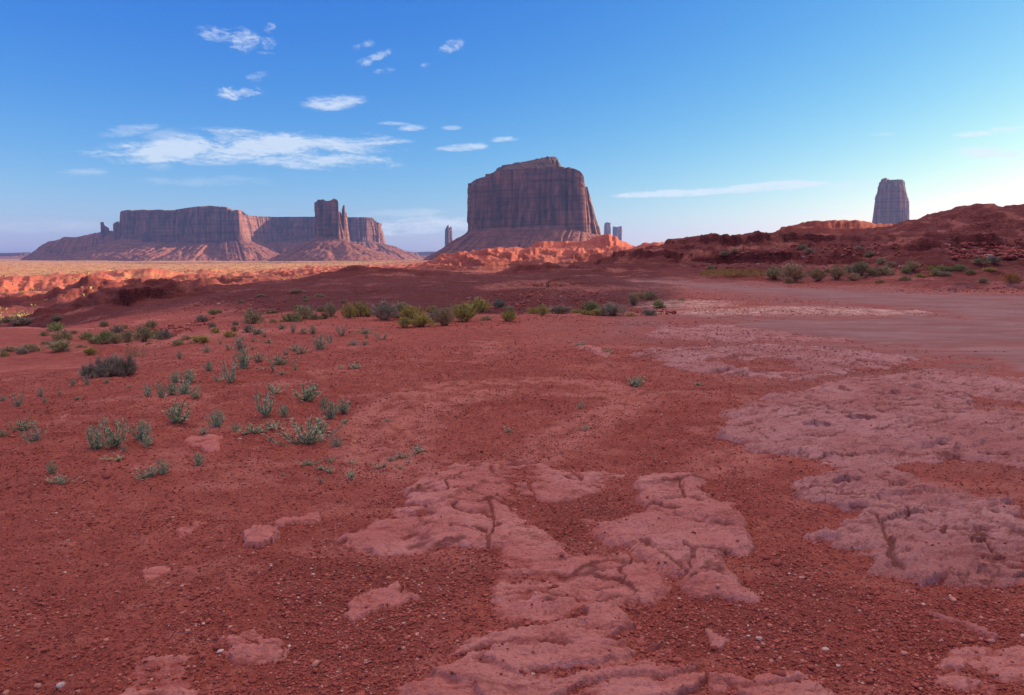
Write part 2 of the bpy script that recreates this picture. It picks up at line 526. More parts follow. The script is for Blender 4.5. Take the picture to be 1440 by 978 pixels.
def h(x, y, fine=True):
    x = np.asarray(x, dtype=np.float64)
    y = np.asarray(y, dtype=np.float64)
    r = np.hypot(x, y)
    b = base(x, y)
    z = b
    infront = y > 8
    for spec in RIDGES:
        Y = [p[2] for p in spec[0]]
        m = infront & (y > min(Y) * 0.35) & (y < max(Y) * 1.8)
        if m.any():
            zr = _ridge(x[m], y[m], spec)
            k = max(0.05, min(spec[3] * 0.25, 1.2))
            z = z.copy()
            z[m] = smax(z[m], zr, k)
    hm = sstep(.3, 1.4, z - b) * sstep(42, 60, r) * sstep(600, 400, r)
    z = z + hm * (.42 * (ridged(x / 6.5, y / 6.5, 5, 57) - .6) + .16 * fbm(x / 1.6, y / 1.6, 4, 58))
    m = (x > 60) & (y < 380) & (y > -420)
    if m.any():
        z = z.copy()
        z[m] = smax(z[m], _bluff(x[m], y[m]), 3.0)
    # natural unevenness, scaled to what the eye meets at each range; the road stays even
    bx = (x > -3) & (y > 3) & (y < 60)
    road = np.zeros(x.shape)
    if bx.any():
        road[bx] = sstep(-1.5, 0.8, sdist(ROAD, x[bx], y[bx]))
    calm = 1 - 0.9 * road
    far = sstep(150, 300, r)
    z = z + calm * (0.035 * fbm(x / 3.1, y / 3.1, 3, 41) * sstep(2, 6, r) + 0.02 * fbm(x / 0.9, y / 0.9, 3, 42))
    z = z + calm * sstep(25, 60, r) * (1 - far * 0.5) * (0.18 * fbm(x / 7, y / 7, 5, 43) + 0.13 * (1 - np.abs(fbm(x / 3.2, y / 3.2, 4, 44)) * 2))
    lf = sstep(120, 260, r) * sstep(1500, 500, r)
    badl = sstep(0.1, 0.9, fbm(x / 95, y / 95, 3, 45) + 0.35)
    u = 720 + F * x / np.maximum(y, 1)
    left = sstep(640, 480, u)
    z = z + lf * left * (badl * (4.2 * ridged(x / 34, y / 26, 5, 46) - 2.2) * 0.9)
    dun = sstep(200, 260, y) * sstep(470, 400, y) * sstep(540, 620, u) * sstep(1000, 920, u)
    z = z + dun * 1.5 * (ridged(x / 22, y / 22, 4, 56) - .4)
    z = z + sstep(400, 900, r) * sstep(9000, 2500, r) * 2.2 * fbm(x / 170, y / 120, 4, 47)
    if fine:
        near = sstep(22, 7, r)
        z = z + near * calm * (0.010 * fbm(x / 0.18, y / 0.18, 4, 48) + 0.005 * ridged(x / 0.05, y / 0.05, 2, 49))
        # weathered soil: thin crust lips facing the viewer
        n = fbm(x / 0.7, y / 0.35, 3, 50)
        z = z + near * calm * 0.018 * sstep(0.15, 0.20, n) * sstep(5, 8, r + 0 * n)
    # wheel tracks pressed into the soil
    if fine:
        m = (y > 3) & (y < 12) & (np.abs(x) < 6)
        if m.any():
            dz = np.zeros(m.sum())
            for t in TRACKS:
                Q = poly(t)
                best = np.full(dz.shape, 1e9)
                for i in range(len(Q) - 1):
                    a, c = Q[i], Q[i + 1]
                    e = c - a
                    tt = np.clip(((x[m] - a[0]) * e[0] + (y[m] - a[1]) * e[1]) / (e @ e), 0, 1)
                    best = np.minimum(best, np.hypot(x[m] - a[0] - tt * e[0], y[m] - a[1] - tt * e[1]))
                dz -= 0.012 * sstep(0.14, 0.06, best) - 0.008 * sstep(0.1, 0.03, np.abs(best - 0.18))
            z = z.copy()
            z[m] += dz
    return z


def hit(px, fine=False):
    """ground points seen at a list of photograph pixels"""
    px = np.asarray(px, dtype=np.float64)
    D = np.array([px_dir(u, v) for u, v in px])
    Y = np.geomspace(1.8, 1500, 1600)
    T = Y[None, :] / D[:, 1:2]
    X, YY, Z = D[:, 0:1] * T, D[:, 1:2] * T, EYE + D[:, 2:3] * T
    H = h(X.ravel(), YY.ravel(), fine=False).reshape(X.shape)
    below = Z < H
    i = np.where(below.any(1), below.argmax(1), len(Y) - 1)
    i = np.maximum(i, 1)
    k = np.arange(len(px))
    a, b = (Z - H)[k, i - 1], (Z - H)[k, i]
    t = np.clip(a / np.where(a - b == 0, 1, a - b), 0, 1)
    yy = Y[i - 1] + t * (Y[i] - Y[i - 1])
    tt = yy / D[:, 1]
    x = D[:, 0] * tt
    return np.stack([x, yy, h(x, yy, fine=True)], 1)


# ------------------------------------------------------------------ slabs of bedrock (outlines on the ground, thickness above it)
SLABS = [
    # label, outline pixels, thickness, edge width, roughness of surface, pinkness
    dict(label='broad smooth red rock slab with a rounded left lobe in the middle foreground', t=.075, e=.12, tone=.35, px=[(455, 768), (478, 752), (500, 735), (545, 707), (560, 690), (600, 667), (640, 655), (690, 650), (735, 660), (745, 690), (760, 728), (800, 768), (814, 795), (775, 814), (700, 808), (690, 775), (640, 785), (560, 791), (500, 787)]),
    dict(label='low cracked rock slab along the upper rim of the middle foreground outcrop', t=.05, e=.10, tone=.45, px=[(690, 648), (740, 641), (780, 655), (850, 655), (886, 664), (862, 686), (810, 706), (770, 711), (738, 698), (700, 670)]),
    dict(label='ribbed rock slab with a curved right edge beside dark gravel', t=.085, e=.12, tone=.45, px=[(893, 667), (935, 666), (985, 672), (1030, 708), (1058, 745), (1084, 770), (1062, 783), (1050, 795), (1088, 826), (1062, 840), (1000, 836), (970, 832), (950, 806), (900, 792), (846, 772), (797, 738), (806, 724), (852, 731), (905, 722), (885, 695)]),
    dict(label='largest flat rock slab running off the bottom edge of the picture', t=.06, e=.16, tone=.35, px=[(636, 832), (686, 792), (800, 778), (870, 764), (930, 776), (962, 797), (968, 820), (930, 852), (893, 868), (918, 900), (985, 938), (1060, 945), (1165, 962), (1240, 1100), (480, 1100), (548, 960), (605, 900), (640, 868)]),
    dict(label='huge grey pink ledge of rippled bedrock spreading across the right side', t=.10, e=.14, tone=.85, hol=.6, soft=.7, px=[(1000, 588), (1060, 565), (1140, 546), (1250, 527), (1330, 522), (1440, 534), (1700, 590), (2100, 700), (2100, 900), (1640, 870), (1440, 842), (1380, 836), (1290, 826), (1220, 806), (1160, 778), (1132, 757), (1180, 737), (1215, 726), (1150, 714), (1080, 695), (1105, 680), (1150, 664), (1110, 650), (1050, 640), (1010, 622)], holes=[[(1285, 660), (1330, 652), (1440, 672), (1560, 700), (1500, 716), (1400, 703), (1320, 690)], [(1380, 560), (1470, 575), (1440, 585), (1390, 575)]]),
    dict(label='thin lavender grey sheet of bedrock between the road and the open red soil', t=.085, hol=.55, e=.22, tone=.95, px=[(872, 497), (940, 488), (1100, 485), (1190, 490), (1300, 506), (1250, 524), (1120, 543), (1060, 533), (950, 522)], holes=[[(1010, 505), (1090, 512), (1130, 526), (1060, 520)]]),
    dict(label='faint flaky rock sheet below the pale crusted bank', t=.075, e=.3, tone=.9, px=[(890, 473), (930, 456), (1010, 455), (1100, 466), (1200, 476), (1250, 484), (1120, 484), (960, 484)]),
    dict(label='low soil-dusted rock slab in the lower right corner', t=0.065, e=.25, tone=.3, px=[(1290, 925), (1380, 905), (1500, 900), (1600, 1000), (1330, 1000)]),
    dict(label='lumpy half-buried rock slab at the bottom left', t=.062, e=.2, tone=.15, px=[(160, 985), (190, 940), (240, 920), (305, 915), (300, 940), (290, 985), (270, 1020), (170, 1020)]),
    dict(label='pale red oval slab just right of the bottom left outcrop', t=.060, e=.16, tone=.15, px=[(312, 905), (350, 888), (395, 893), (426, 912), (410, 930), (350, 942), (314, 935)]),
    dict(label='small pitted rock island in dark gravel below the left lobe', t=.055, e=.1, tone=.3, px=[(508, 866), (540, 836), (578, 825), (582, 842), (560, 868), (520, 884)]),
    dict(label='rounded cracked boulder top poking out of the soil left of the big slab', t=.075, e=.08, tone=.2, px=[(344, 757), (362, 744), (388, 742), (406, 750), (404, 764), (380, 778), (352, 768)]),
    dict(label='flat rock chips stepping up behind the cracked boulder top', t=0.065, e=.1, tone=.2, px=[(390, 742), (400, 728), (430, 722), (452, 722), (440, 735), (408, 745)]),
    dict(label='thin triangular rock flake on bare soil left of the cracked boulder', t=.040, e=.08, tone=.15, px=[(243, 752), (262, 741), (293, 736), (285, 752), (262, 758)]),
    dict(label='worn orange rock patch in the left foreground soil', t=.042, e=.14, tone=.05, px=[(198, 812), (215, 800), (245, 795), (265, 800), (260, 810), (225, 816)]),
    dict(label='flat layered rock with two steps beside the young green plants', t=.062, e=.06, tone=.1, px=[(255, 625), (275, 616), (300, 616), (318, 624), (305, 632), (275, 634)]),
    dict(label='pink tilted rock flake on the open soil below the shrubs', t=0.095, e=.1, tone=.4, px=[(800, 487), (830, 486), (850, 493), (864, 503), (850, 503), (820, 493)]),
    dict(label='small flat rock at the top left of the young plants', t=.045, e=.06, tone=.2, px=[(85, 592), (98, 588), (108, 590), (104, 595), (88, 597)]),
    dict(label='tilted rock chip standing in the gravel hollow at lower right', t=.05, e=.04, tone=.4, px=[(985, 880), (1000, 884), (1018, 897), (1014, 906), (1000, 905), (990, 895)]),
    dict(label='narrow rib of rock slanting through soil below the right ledge', t=.05, e=.05, tone=.5, px=[(1250, 842), (1300, 858), (1352, 878), (1400, 896), (1398, 902), (1340, 886), (1285, 865)]),
]
for S in SLABS:
    S['P'] = poly(S['px'])
    S['H'] = [poly(q) for q in S.get('holes', [])]


# cracks and ledge lines one can follow across the slabs
CRACKS = [poly(p) for p in ([(640, 692), (675, 700), (705, 707), (724, 719)], [(683, 706), (693, 720), (694, 745), (685, 772), (668, 787)], [(452, 764), (480, 771), (505, 784), (560, 789)],
                            [(905, 766), (930, 778), (954, 799), (966, 808)], [(965, 768), (973, 779), (972, 807)], [(910, 806), (940, 810), (964, 809)], [(954, 678), (962, 702), (985, 712)], [(893, 722), (930, 730), (985, 744), (1030, 748)],
                            [(1013, 776), (1042, 788), (1060, 804)], [(994, 938), (992, 974), (1000, 1010)], [(1241, 742), (1246, 766), (1253, 786), (1268, 808)], [(1194, 809), (1230, 821), (1276, 823)], [(1373, 752), (1376, 764), (1362, 775)],
                            [(1270, 738), (1330, 752), (1400, 760)], [(735, 660), (748, 690), (765, 728), (800, 770)], [(640, 835), (700, 842), (760, 838), (830, 852)], [(560, 935), (640, 930), (720, 905), (800, 912)], [(690, 655), (700, 672), (730, 684)],
                            [(1075, 640), (1120, 655), (1180, 662), (1260, 690)], [(1120, 570), (1180, 590), (1260, 600), (1340, 622)], [(1240, 545), (1300, 556), (1380, 575), (1440, 580)], [(1160, 700), (1230, 705), (1300, 722), (1400, 728)])]


def groove(x, y):
    best = np.full(x.shape, 1e9)
    for Q in CRACKS:
        lo, hi = Q.min(0) - .1, Q.max(0) + .1
        m = (x > lo[0]) & (x < hi[0]) & (y > lo[1]) & (y < hi[1])
        if not m.any():
            continue
        bb = best[m]
        for i in range(len(Q) - 1):
            a, e = Q[i], Q[i + 1] - Q[i]
            t = np.clip(((x[m] - a[0]) * e[0] + (y[m] - a[1]) * e[1]) / (e @ e), 0, 1)
            bb = np.minimum(bb, np.hypot(x[m] - a[0] - t * e[0], y[m] - a[1] - t * e[1]))
        best[m] = bb
    wdt = .010 + .010 * pn(x / .3, y / .3, 80) + .0012 * np.hypot(x, y)
    return sstep(1.0, .35, best / np.maximum(wdt, .003))


def slab_rise(S, x, y, full=False):
    """height of one slab's top over the soil (negative = under the soil)"""
    wx = x + 0.06 * fbm(x / 0.40, y / 0.40, 5, 61) + 0.07 * pn(x / 0.9, y / 0.9, 62)
    wy = y + 0.06 * fbm(x / 0.40, y / 0.40, 5, 63) + 0.07 * pn(x / 0.9, y / 0.9, 64)
    # broken, angular lips
    wx = wx + .07 * np.round(fbm(x / .33 + y / .9, y / .33, 3, 88) * 3) / 3
    wy = wy + .07 * np.round(fbm(x / .30 - y / .7, y / .36, 3, 89) * 3) / 3
    sd = sdist(S['P'], wx, wy)
    for q in S['H']:
        sd = np.minimum(sd, -sdist(q, wx, wy))
    t = S['t'] * .84
    size = math.sqrt(float(np.prod(S['P'].max(0) - S['P'].min(0))))      # small stones keep firmer edges
    e = S['e'] * (0.8 * min(1, size / 1.0) + 2.8 * min(1, (size / 2.6) ** 2) * sstep(-.15, .55, pn(x / .75, y / .75, 77)) * S.get('soft', 1))
    rip = S['tone']
    inn = sstep(-.05, .12, sd)
    rise = t * (.75 * sstep(-.03, 1, sd / e) + .25 * sstep(S['e'], 7 * S['e'], sd)) - 0.012 + 0.12 * np.minimum(sd + 0.03, 0)
    # weathered sheets: saw-tooth plates that dip away and break off towards the viewer
    a = 0.5 + 0.5 * pn(x / 2.3, y / 2.3, 60)
    X1, Y1 = x * .94 + y * .34, y * .94 - x * .34

    def plates(n, k, edge):
        q = n * k
        f = q - np.floor(q)
        return np.where(f < edge, -f / edge, -1 + sstep(edge, 1.0, f)), sstep(edge - .16, edge, f) * sstep(1.0, .95, f)
    p1, e1 = plates(fbm(X1 / 1.2, Y1 / .62, 5, 65) + .5 * Y1, 1.5, .90)
    p2, e2 = plates(fbm(X1 / .42, Y1 / .17, 5, 66) + .8 * Y1, 1.7, .84)
    rise = rise + inn * (.020 + .012 * rip) * p1 * (.5 + .5 * sstep(-.3, .3, pn(x / 1.7, y / 1.7, 74)))
    rise = rise + inn * (.005 + .011 * rip) * p2 * (.35 + .65 * a)
    rise = rise + inn * t * (.35 * fbm(x / 0.6, y / 0.6, 4, 73))
    # joints and gravel-filled hollows
    jr = np.abs(fbm(x / 1.5 + 0.3 * y, y / 1.1, 4, 68))
    jm = sstep(0.030, 0.0, jr) * sstep(-0.1, 0.3, pn(x / 0.9, y / 0.9, 69))
    rise = rise - inn * 0.026 * jm
    hol = fbm(X1 / .9, Y1 / .55, 4, 67)
    rise = rise - inn * (t * 1.1 + .008) * sstep(S.get('hol', .85), S.get('hol', .85) + .12, hol)
    rise = rise + inn * (.0025 + .008 * rip) * ridged(X1 / 0.30, Y1 / 0.085, 4, 70) * (0.3 + 0.7 * a)
    rise = rise + inn * (0.004 * fbm(x / 0.05, y / 0.05, 3, 71) + .006 * (np.abs(fbm(X1 / .14, Y1 / .045, 4, 90)) - .25))
    gl = groove(x + .02 * fbm(x / .2, y / .2, 3, 78), y + .02 * fbm(x / .2, y / .2, 3, 79))
    rise = rise - inn * .015 * gl
    rise = np.where(inn > 0, np.maximum(rise, -.022), rise)
    if full:
        crack = np.maximum(np.maximum(np.maximum(jm, .7 * gl), .75 * e1 * sstep(-.25, .3, pn(x / .7, y / .7, 75))), (.15 + .5 * rip) * e2 * sstep(-.1, .3, pn(x / .35, y / .2, 76))) * inn
        return rise, crack
    return rise


def slab_top(x, y):
    m = np.full(x.shape, -1.0)
    for S in SLABS:
        lo, hi = S['P'].min(0) - 0.4, S['P'].max(0) + 0.4
        b = (x > lo[0]) & (x < hi[0]) & (y > lo[1]) & (y < hi[1])
        if b.any():
            m[b] = np.maximum(m[b], slab_rise(S, x[b], y[b]))
    return m


# ------------------------------------------------------------------ materials of the ground
def new_mat(name):
    m = bpy.data.materials.new(name)
    m.use_nodes = True
    w = NT(m.node_tree)
    out = w.n('ShaderNodeOutputMaterial')
    b = w.n('ShaderNodeBsdfPrincipled')
    w.t.links.new(b.outputs[0], out.inputs[0])
    return m, w, b


def wpos(w):
    return w.n('ShaderNodeNewGeometry').outputs['Position']


def attr(w, name):
    return w.n('ShaderNodeAttribute', attribute_name=name).outputs['Fac']


def bump(w, b, hgt, strength, dist):
    nd = w.n('ShaderNodeBump')
    nd.inputs['Strength'].default_value = strength
    nd.inputs['Distance'].default_value = dist
    w.set(nd.inputs['Height'], hgt)
    w.t.links.new(nd.outputs[0], b.inputs['Normal'])


def soil_material():
    m, w, b = new_mat('red_soil')
    p = wpos(w)
    n1 = w.noise(p, 0.55, 6, 0.6)
    n2 = w.noise(p, 5.0, 7, 0.65)
    n3 = w.noise(p, 42.0, 5, 0.7)
    n4 = w.noise(p, 170.0, 3, 0.7)
    c = w.mix(w.ramp(n1, .35, .65), SOIL_A, SOIL_B)
    c = w.mix(w.math('MULTIPLY', w.ramp(n2, .5, .72), .55), c, SOIL_C)
    c = w.mix(w.math('MULTIPLY', w.ramp(n2, .5, .3), .45), c, SOIL_D)
    c = w.mix(w.math('MULTIPLY', w.ramp(n3, .50, .36), .8), c, SOIL_D)
    c = w.mix(w.math('MULTIPLY', w.ramp(n4, .54, .66), .6), c, SOIL_C)
    c = w.mix(w.math('MULTIPLY', w.ramp(n4, .46, .34), .6), c, SOIL_D)
    zb = w.noise(w.scalev(p, (.03, .03, 1.1)), 1.0, 5, .65)
    zc = w.noise(w.scalev(p, (.25, .25, .25)), 1.0, 6, .65)
    hill = attr(w, 'hill')
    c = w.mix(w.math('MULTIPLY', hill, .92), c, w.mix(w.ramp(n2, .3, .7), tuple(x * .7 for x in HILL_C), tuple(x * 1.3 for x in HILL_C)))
    c = w.mix(attr(w, 'steep'), c, w.mix(w.ramp(n2, .3, .7), tuple(x * .6 for x in SCARP_SHADE_C), tuple(x * 1.6 for x in SCARP_SHADE_C)))  # darker mudstone tone on steep faces, painted in for their shade
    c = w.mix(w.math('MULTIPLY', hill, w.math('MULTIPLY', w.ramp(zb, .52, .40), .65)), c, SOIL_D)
    c = w.mix(w.math('MULTIPLY', hill, w.math('MULTIPLY', w.ramp(zc, .56, .68), .15)), c, SOIL_C)
    c = w.mix(w.math('MULTIPLY', attr(w, 'dust'), w.ramp(n2, .3, .62)), c, DUST)
    c = w.mix(w.math('MULTIPLY', attr(w, 'gravel'), w.ramp(n4, .3, .62)), c, GRAVEL_C)
    c = w.mix(w.math('MULTIPLY', attr(w, 'wear'), w.ramp(w.noise(p, .8, 7, .65), .38, .62, .25, .85)), c, (.31, .165, .155))
    g = w.math('MULTIPLY', attr(w, 'grass'), w.ramp(w.noise(w.scalev(p, (1, 1, 1)), .09, 6, .7), .38, .6))
    c = w.mix(g, c, PLAIN_C)
    s = w.math('MULTIPLY', attr(w, 'salt'), w.ramp(w.noise(w.scalev(p, (1, 4, 1)), 2.2, 7, .65), .42, .6))
    c = w.mix(s, c, SALT_C)
    w.set(b.inputs['Base Color'], c)
    b.inputs['Roughness'].default_value = 0.92
    b.inputs['Specular IOR Level'].default_value = 0.25
    b1 = w.n('ShaderNodeBump')
    b1.inputs['Strength'].default_value = .9
    b1.inputs['Distance'].default_value = .8
    w.set(b1.inputs['Height'], w.math('MULTIPLY', hill, w.math('ADD', w.noise(p, .9, 7, .65), w.math('MULTIPLY', zb, .8))))
    b2 = w.n('ShaderNodeBump')
    b2.inputs['Strength'].default_value = 1.0
    b2.inputs['Distance'].default_value = .02
    w.set(b2.inputs['Height'], w.math('ADD', w.math('MULTIPLY', n3, .8), w.math('MULTIPLY', n4, .5)))
    w.t.links.new(b1.outputs[0], b2.inputs['Normal'])
    w.t.links.new(b2.outputs[0], b.inputs['Normal'])
    return m


SOIL_A, SOIL_B = (.35, .081, .056), (.44, .115, .080)
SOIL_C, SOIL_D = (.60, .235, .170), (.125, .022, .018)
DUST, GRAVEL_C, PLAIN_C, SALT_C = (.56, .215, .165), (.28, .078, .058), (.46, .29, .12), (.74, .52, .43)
HILL_C, SCARP_SHADE_C = (.150, .039, .037), (.085, .016, .018)


def rock_material(tone, name='red_bedrock'):
    m, w, b = new_mat(name)
    p = wpos(w)
    n1 = w.noise(p, 1.1, 6, .6, .4)
    n2 = w.noise(w.scalev(p, (1, 2.2, 1), rot=(0, 0, .35)), 6.0, 8, .68)
    n3 = w.noise(p, 60.0, 5, .65)
    a = tuple(x * (1 - tone) + y * tone for x, y in zip((.63, .215, .175), (.42, .19, .175)))
    l = tuple(x * (1 - tone) + y * tone for x, y in zip((.72, .30, .25), (.54, .305, .295)))
    d = tuple(x * (1 - tone) + y * tone for x, y in zip((.42, .11, .088), (.27, .096, .09)))
    c = w.mix(w.ramp(n1, .36, .66), a, l)
    c = w.mix(w.math('MULTIPLY', w.ramp(n2, .50, .30), .7), c, d)
    c = w.mix(w.math('MULTIPLY', w.ramp(n2, .58, .74), .45), c, l)
    n6 = w.noise(w.scalev(p, (2.2, 13, 1), rot=(0, 0, .35)), 1.0, 7, .7, .5)
    c = w.mix(w.math('MULTIPLY', w.ramp(n6, .46, .36), .75), c, d)
    c = w.mix(w.math('MULTIPLY', w.ramp(n6, .58, .68), .4), c, l)
    c = w.mix(w.math('MULTIPLY', w.ramp(n3, .48, .34), .65), c, d)
    c = w.mix(w.math('MULTIPLY', w.ramp(n3, .56, .68), .5), c, l)
    c = w.mix(w.math('MULTIPLY', attr(w, 'crack'), w.ramp(n3, .2, .5, .6, 1.0)), c, (.13, .030, .026))  # dark soil colour in cracks and plate lips, standing in for crevice shade
    # soil lies in the low spots between the plates
    c = w.mix(w.math('MULTIPLY', w.ramp(w.math('MULTIPLY_ADD', w.math('SUBTRACT', n2, .5), .06, attr(w, 'rise')), .016, -.006), .8), c, SOIL_A)
    w.set(b.inputs['Base Color'], c)
    w.set(b.inputs['Roughness'], w.ramp(n2, .3, .7, .75, .95))
    b.inputs['Specular IOR Level'].default_value = 0.2
    bump(w, b, w.math('ADD', w.math('MULTIPLY', n3, .5), w.math('ADD', n2, n6)), 1.0, 0.03)
    return m


def road_material():
    m, w, b = new_mat('packed_dirt')
    p = wpos(w)
    n1 = w.noise(w.scalev(p, (.45, .9, 1), rot=(0, 0, .5)), 1.0, 8, .65, .5)
    n2 = w.noise(p, 14.0, 6, .7)
    n3 = w.noise(p, 120.0, 3, .7)
    c = w.mix(w.ramp(n1, .35, .66), (.27, .135, .125), (.33, .205, .20))
    c = w.mix(w.math('MULTIPLY', w.ramp(n2, .5, .3), .6), c, (.20, .10, .098))
    c = w.mix(w.math('MULTIPLY', w.ramp(n1, .62, .74), .55), c, (.38, .21, .18))
    c = w.mix(w.math('MULTIPLY', w.ramp(n3, .56, .7), .5), c, (.46, .36, .36))
    n4 = w.noise(p, .35, 7, .65, .4)
    c = w.mix(w.math('MULTIPLY', w.ramp(n4, .52, .68), .6), c, (.36, .125, .10))
    rut = w.noise(w.scalev(p, (.5, 1.5, 1), rot=(0, 0, .25)), 1.0, 6, .6, .8)
    c = w.mix(w.math('MULTIPLY', w.ramp(rut, .54, .62), .35), c, (.22, .095, .085))
    c = w.mix(w.math('MULTIPLY', w.ramp(rut, .44, .36), .35), c, (.42, .27, .25))
    fade = w.ramp(w.math('MULTIPLY_ADD', w.math('SUBTRACT', n4, .5), .05, attr(w, 'rise')), .016, -.006)
    c = w.mix(w.math('MULTIPLY', fade, .9), c, (.33, .095, .075))
    w.set(b.inputs['Base Color'], c)
    b.inputs['Roughness'].default_value = 1.0
    b.inputs['Specular IOR Level'].default_value = .1
    bump(w, b, w.math('ADD', n2, w.math('MULTIPLY', n3, .6)), .6, .015)
    return m


# ------------------------------------------------------------------ the ground sheet (finer close by, out past the horizon)
def polar_axes():
    r = [np.linspace(.3, 2.2, 16, endpoint=False)]
    def geo(a, b, q):
        n = int(math.log(b / a) / math.log(q))
        return np.geomspace(a, b, n, endpoint=False)
    r += [geo(2.2, 14, 1.0042 ** (1)), geo(14, 60, 1.0055), geo(60, 600, 1.0065), geo(600, 3000, 1.014), geo(3000, 9200, 1.05), np.array([9200.0])]
    fan = np.radians(np.concatenate([np.arange(-180, -60, 3.0), np.arange(-60, -38, .5), np.arange(-38, 38, .068), np.arange(38, 60, .4), np.arange(60, 150, 1.0), np.arange(150, 180, 3.0)]))
    return np.concatenate(r), fan


def grid_faces(nr, na, wrap):
    i = np.arange(nr - 1)[:, None]
    j = np.arange(na if wrap else na - 1)[None, :]
    j2 = (j + 1) % na
    a, b, c, d = i * na + j, i * na + j2, (i + 1) * na + j2, (i + 1) * na + j
    return np.stack([a, b, c, d], -1).reshape(-1, 4)


def build_ground():
    rr, aa = polar_axes()
    Rr, Aa = np.meshgrid(rr, aa, indexing='ij')
    X, Y = (Rr * np.sin(Aa)).ravel(), (Rr * np.cos(Aa)).ravel()
    Z = h(X, Y)
    r = Rr.ravel()
    F4 = grid_faces(len(rr), len(aa), True)
    # zone maps for the soil
    z60 = (r < 60)
    salt = np.zeros(X.shape)
    m = z60 & (Y > 8)
    for s in SALT:
        salt[m] = np.maximum(salt[m], sstep(-1.2, 0.4, sdist(s, X[m], Y[m])))
    dust = np.zeros(X.shape)
    m = r < 14
    dust[m] = 0.6 * sstep(.15, .7, fbm(X[m] / 1.7, Y[m] / .9, 4, 81))
    for t in TRACKS:
        Q = poly(t)
        mm = m & (Y > 3)
        best = np.full(mm.sum(), 1e9)
        for i in range(len(Q) - 1):
            a, e = Q[i], Q[i + 1] - Q[i]
            tt = np.clip(((X[mm] - a[0]) * e[0] + (Y[mm] - a[1]) * e[1]) / (e @ e), 0, 1)
            best = np.minimum(best, np.hypot(X[mm] - a[0] - tt * e[0], Y[mm] - a[1] - tt * e[1]))
        dust[mm] = np.maximum(dust[mm], .9 * sstep(.42, .12, best))
    m2 = (r >= 14) & (r < 200)
    dust[m2] = 0.7 * sstep(.25, .8, fbm(X[m2] / 6, Y[m2] / 6, 4, 82))
    m3 = r >= 200
    dust[m3] = 0.3 * sstep(.0, .8, fbm(X[m3] / 30, Y[m3] / 30, 4, 84))
    wear = np.zeros(X.shape)
    m = (r < 70) & (X > -4) & (Y > 4)
    wear[m] = sstep(-5.5, .5, sdist(ROAD, X[m], Y[m]))
    grav = np.zeros(X.shape)
    G = [poly(q) for q in ([(380, 800), (470, 790), (560, 800), (690, 800), (640, 840), (600, 900), (540, 960), (430, 960), (400, 860)], [(1085, 790), (1130, 790), (1200, 830), (1150, 900), (1300, 980), (1170, 960), (1060, 935), (930, 890), (960, 840), (1060, 840)], [(750, 700), (860, 690), (900, 720), (820, 760), (870, 770), (800, 790)])]
    m = r < 6
    for q in G:
        grav[m] = np.maximum(grav[m], sstep(-.15, .12, sdist(q, X[m], Y[m]) + .12 * fbm(X[m] / .4, Y[m] / .4, 3, 83)))
    grav[m] *= .85
    grass = sstep(300, 1000, r) * sstep(-6, -11, Z - 0.0)
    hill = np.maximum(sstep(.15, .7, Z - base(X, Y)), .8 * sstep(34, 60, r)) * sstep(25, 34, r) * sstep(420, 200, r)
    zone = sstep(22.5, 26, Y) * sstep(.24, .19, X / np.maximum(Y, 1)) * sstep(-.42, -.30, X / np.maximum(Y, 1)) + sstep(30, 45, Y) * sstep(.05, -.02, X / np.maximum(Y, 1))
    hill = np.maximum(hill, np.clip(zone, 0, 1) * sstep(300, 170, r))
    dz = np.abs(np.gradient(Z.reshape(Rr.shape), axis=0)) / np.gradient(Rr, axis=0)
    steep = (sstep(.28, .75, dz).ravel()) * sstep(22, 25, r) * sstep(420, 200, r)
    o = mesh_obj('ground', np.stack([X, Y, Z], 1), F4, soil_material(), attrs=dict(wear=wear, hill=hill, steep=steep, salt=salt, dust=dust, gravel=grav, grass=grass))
    tag(o, kind='structure')
    # the packed dirt road and the slabs share the sheet's grid so that they rise out of it cleanly
    sub = (Y > 1) & (r < 90) & (X > -8)
    rise = np.full(X.shape, -1.0)
    sd = sdist(ROAD, X[sub] + .9 * fbm(X[sub] / 2.2, Y[sub] / 2.2, 6, 85, .6), Y[sub] + .7 * fbm(X[sub] / 2.2, Y[sub] / 2.2, 6, 86, .6))
    rise[sub] = np.clip(sd * .012, -.06, .016) + .02 * np.clip(fbm(X[sub] / .8, Y[sub] / .5, 4, 87) + .1, -1, .3) * sstep(2.5, .2, sd)
    patch('road', X, Y, Z, rise, F4, road_material(), -.02)['kind'] = 'structure'
    mats = {}
    for S in SLABS:
        lo, hi = S['P'].min(0) - .5, S['P'].max(0) + .5
        b = (X > lo[0]) & (X < hi[0]) & (Y > lo[1]) & (Y < hi[1]) & (r < 30) & (r > 1.6)
        rise = np.full(X.shape, -1.0)
        crack = np.zeros(X.shape)
        rise[b], crack[b] = slab_rise(S, X[b], Y[b], True)
        k = round(S['tone'], 2)
        if k not in mats:
            mats[k] = rock_material(k)
        o = patch('rock_slab', X, Y, Z, rise, F4, mats[k], -.03, crack)
        tag(o, S['label'], 'rock slab', 'slabs of bedrock in the foreground')


def patch(name, X, Y, Z, rise, F4, mat, cut, crack=None):
    keep = (rise[F4] > cut).all(1)
    f = F4[keep]
    ids, inv = np.unique(f.ravel(), return_inverse=True)
    v = np.stack([X[ids], Y[ids], Z[ids] + rise[ids]], 1)
    return mesh_obj(name, v, inv.reshape(-1, 4), mat, attrs=dict(rise=rise[ids], crack=crack[ids] if crack is not None else np.zeros(len(ids))))


build_ground()
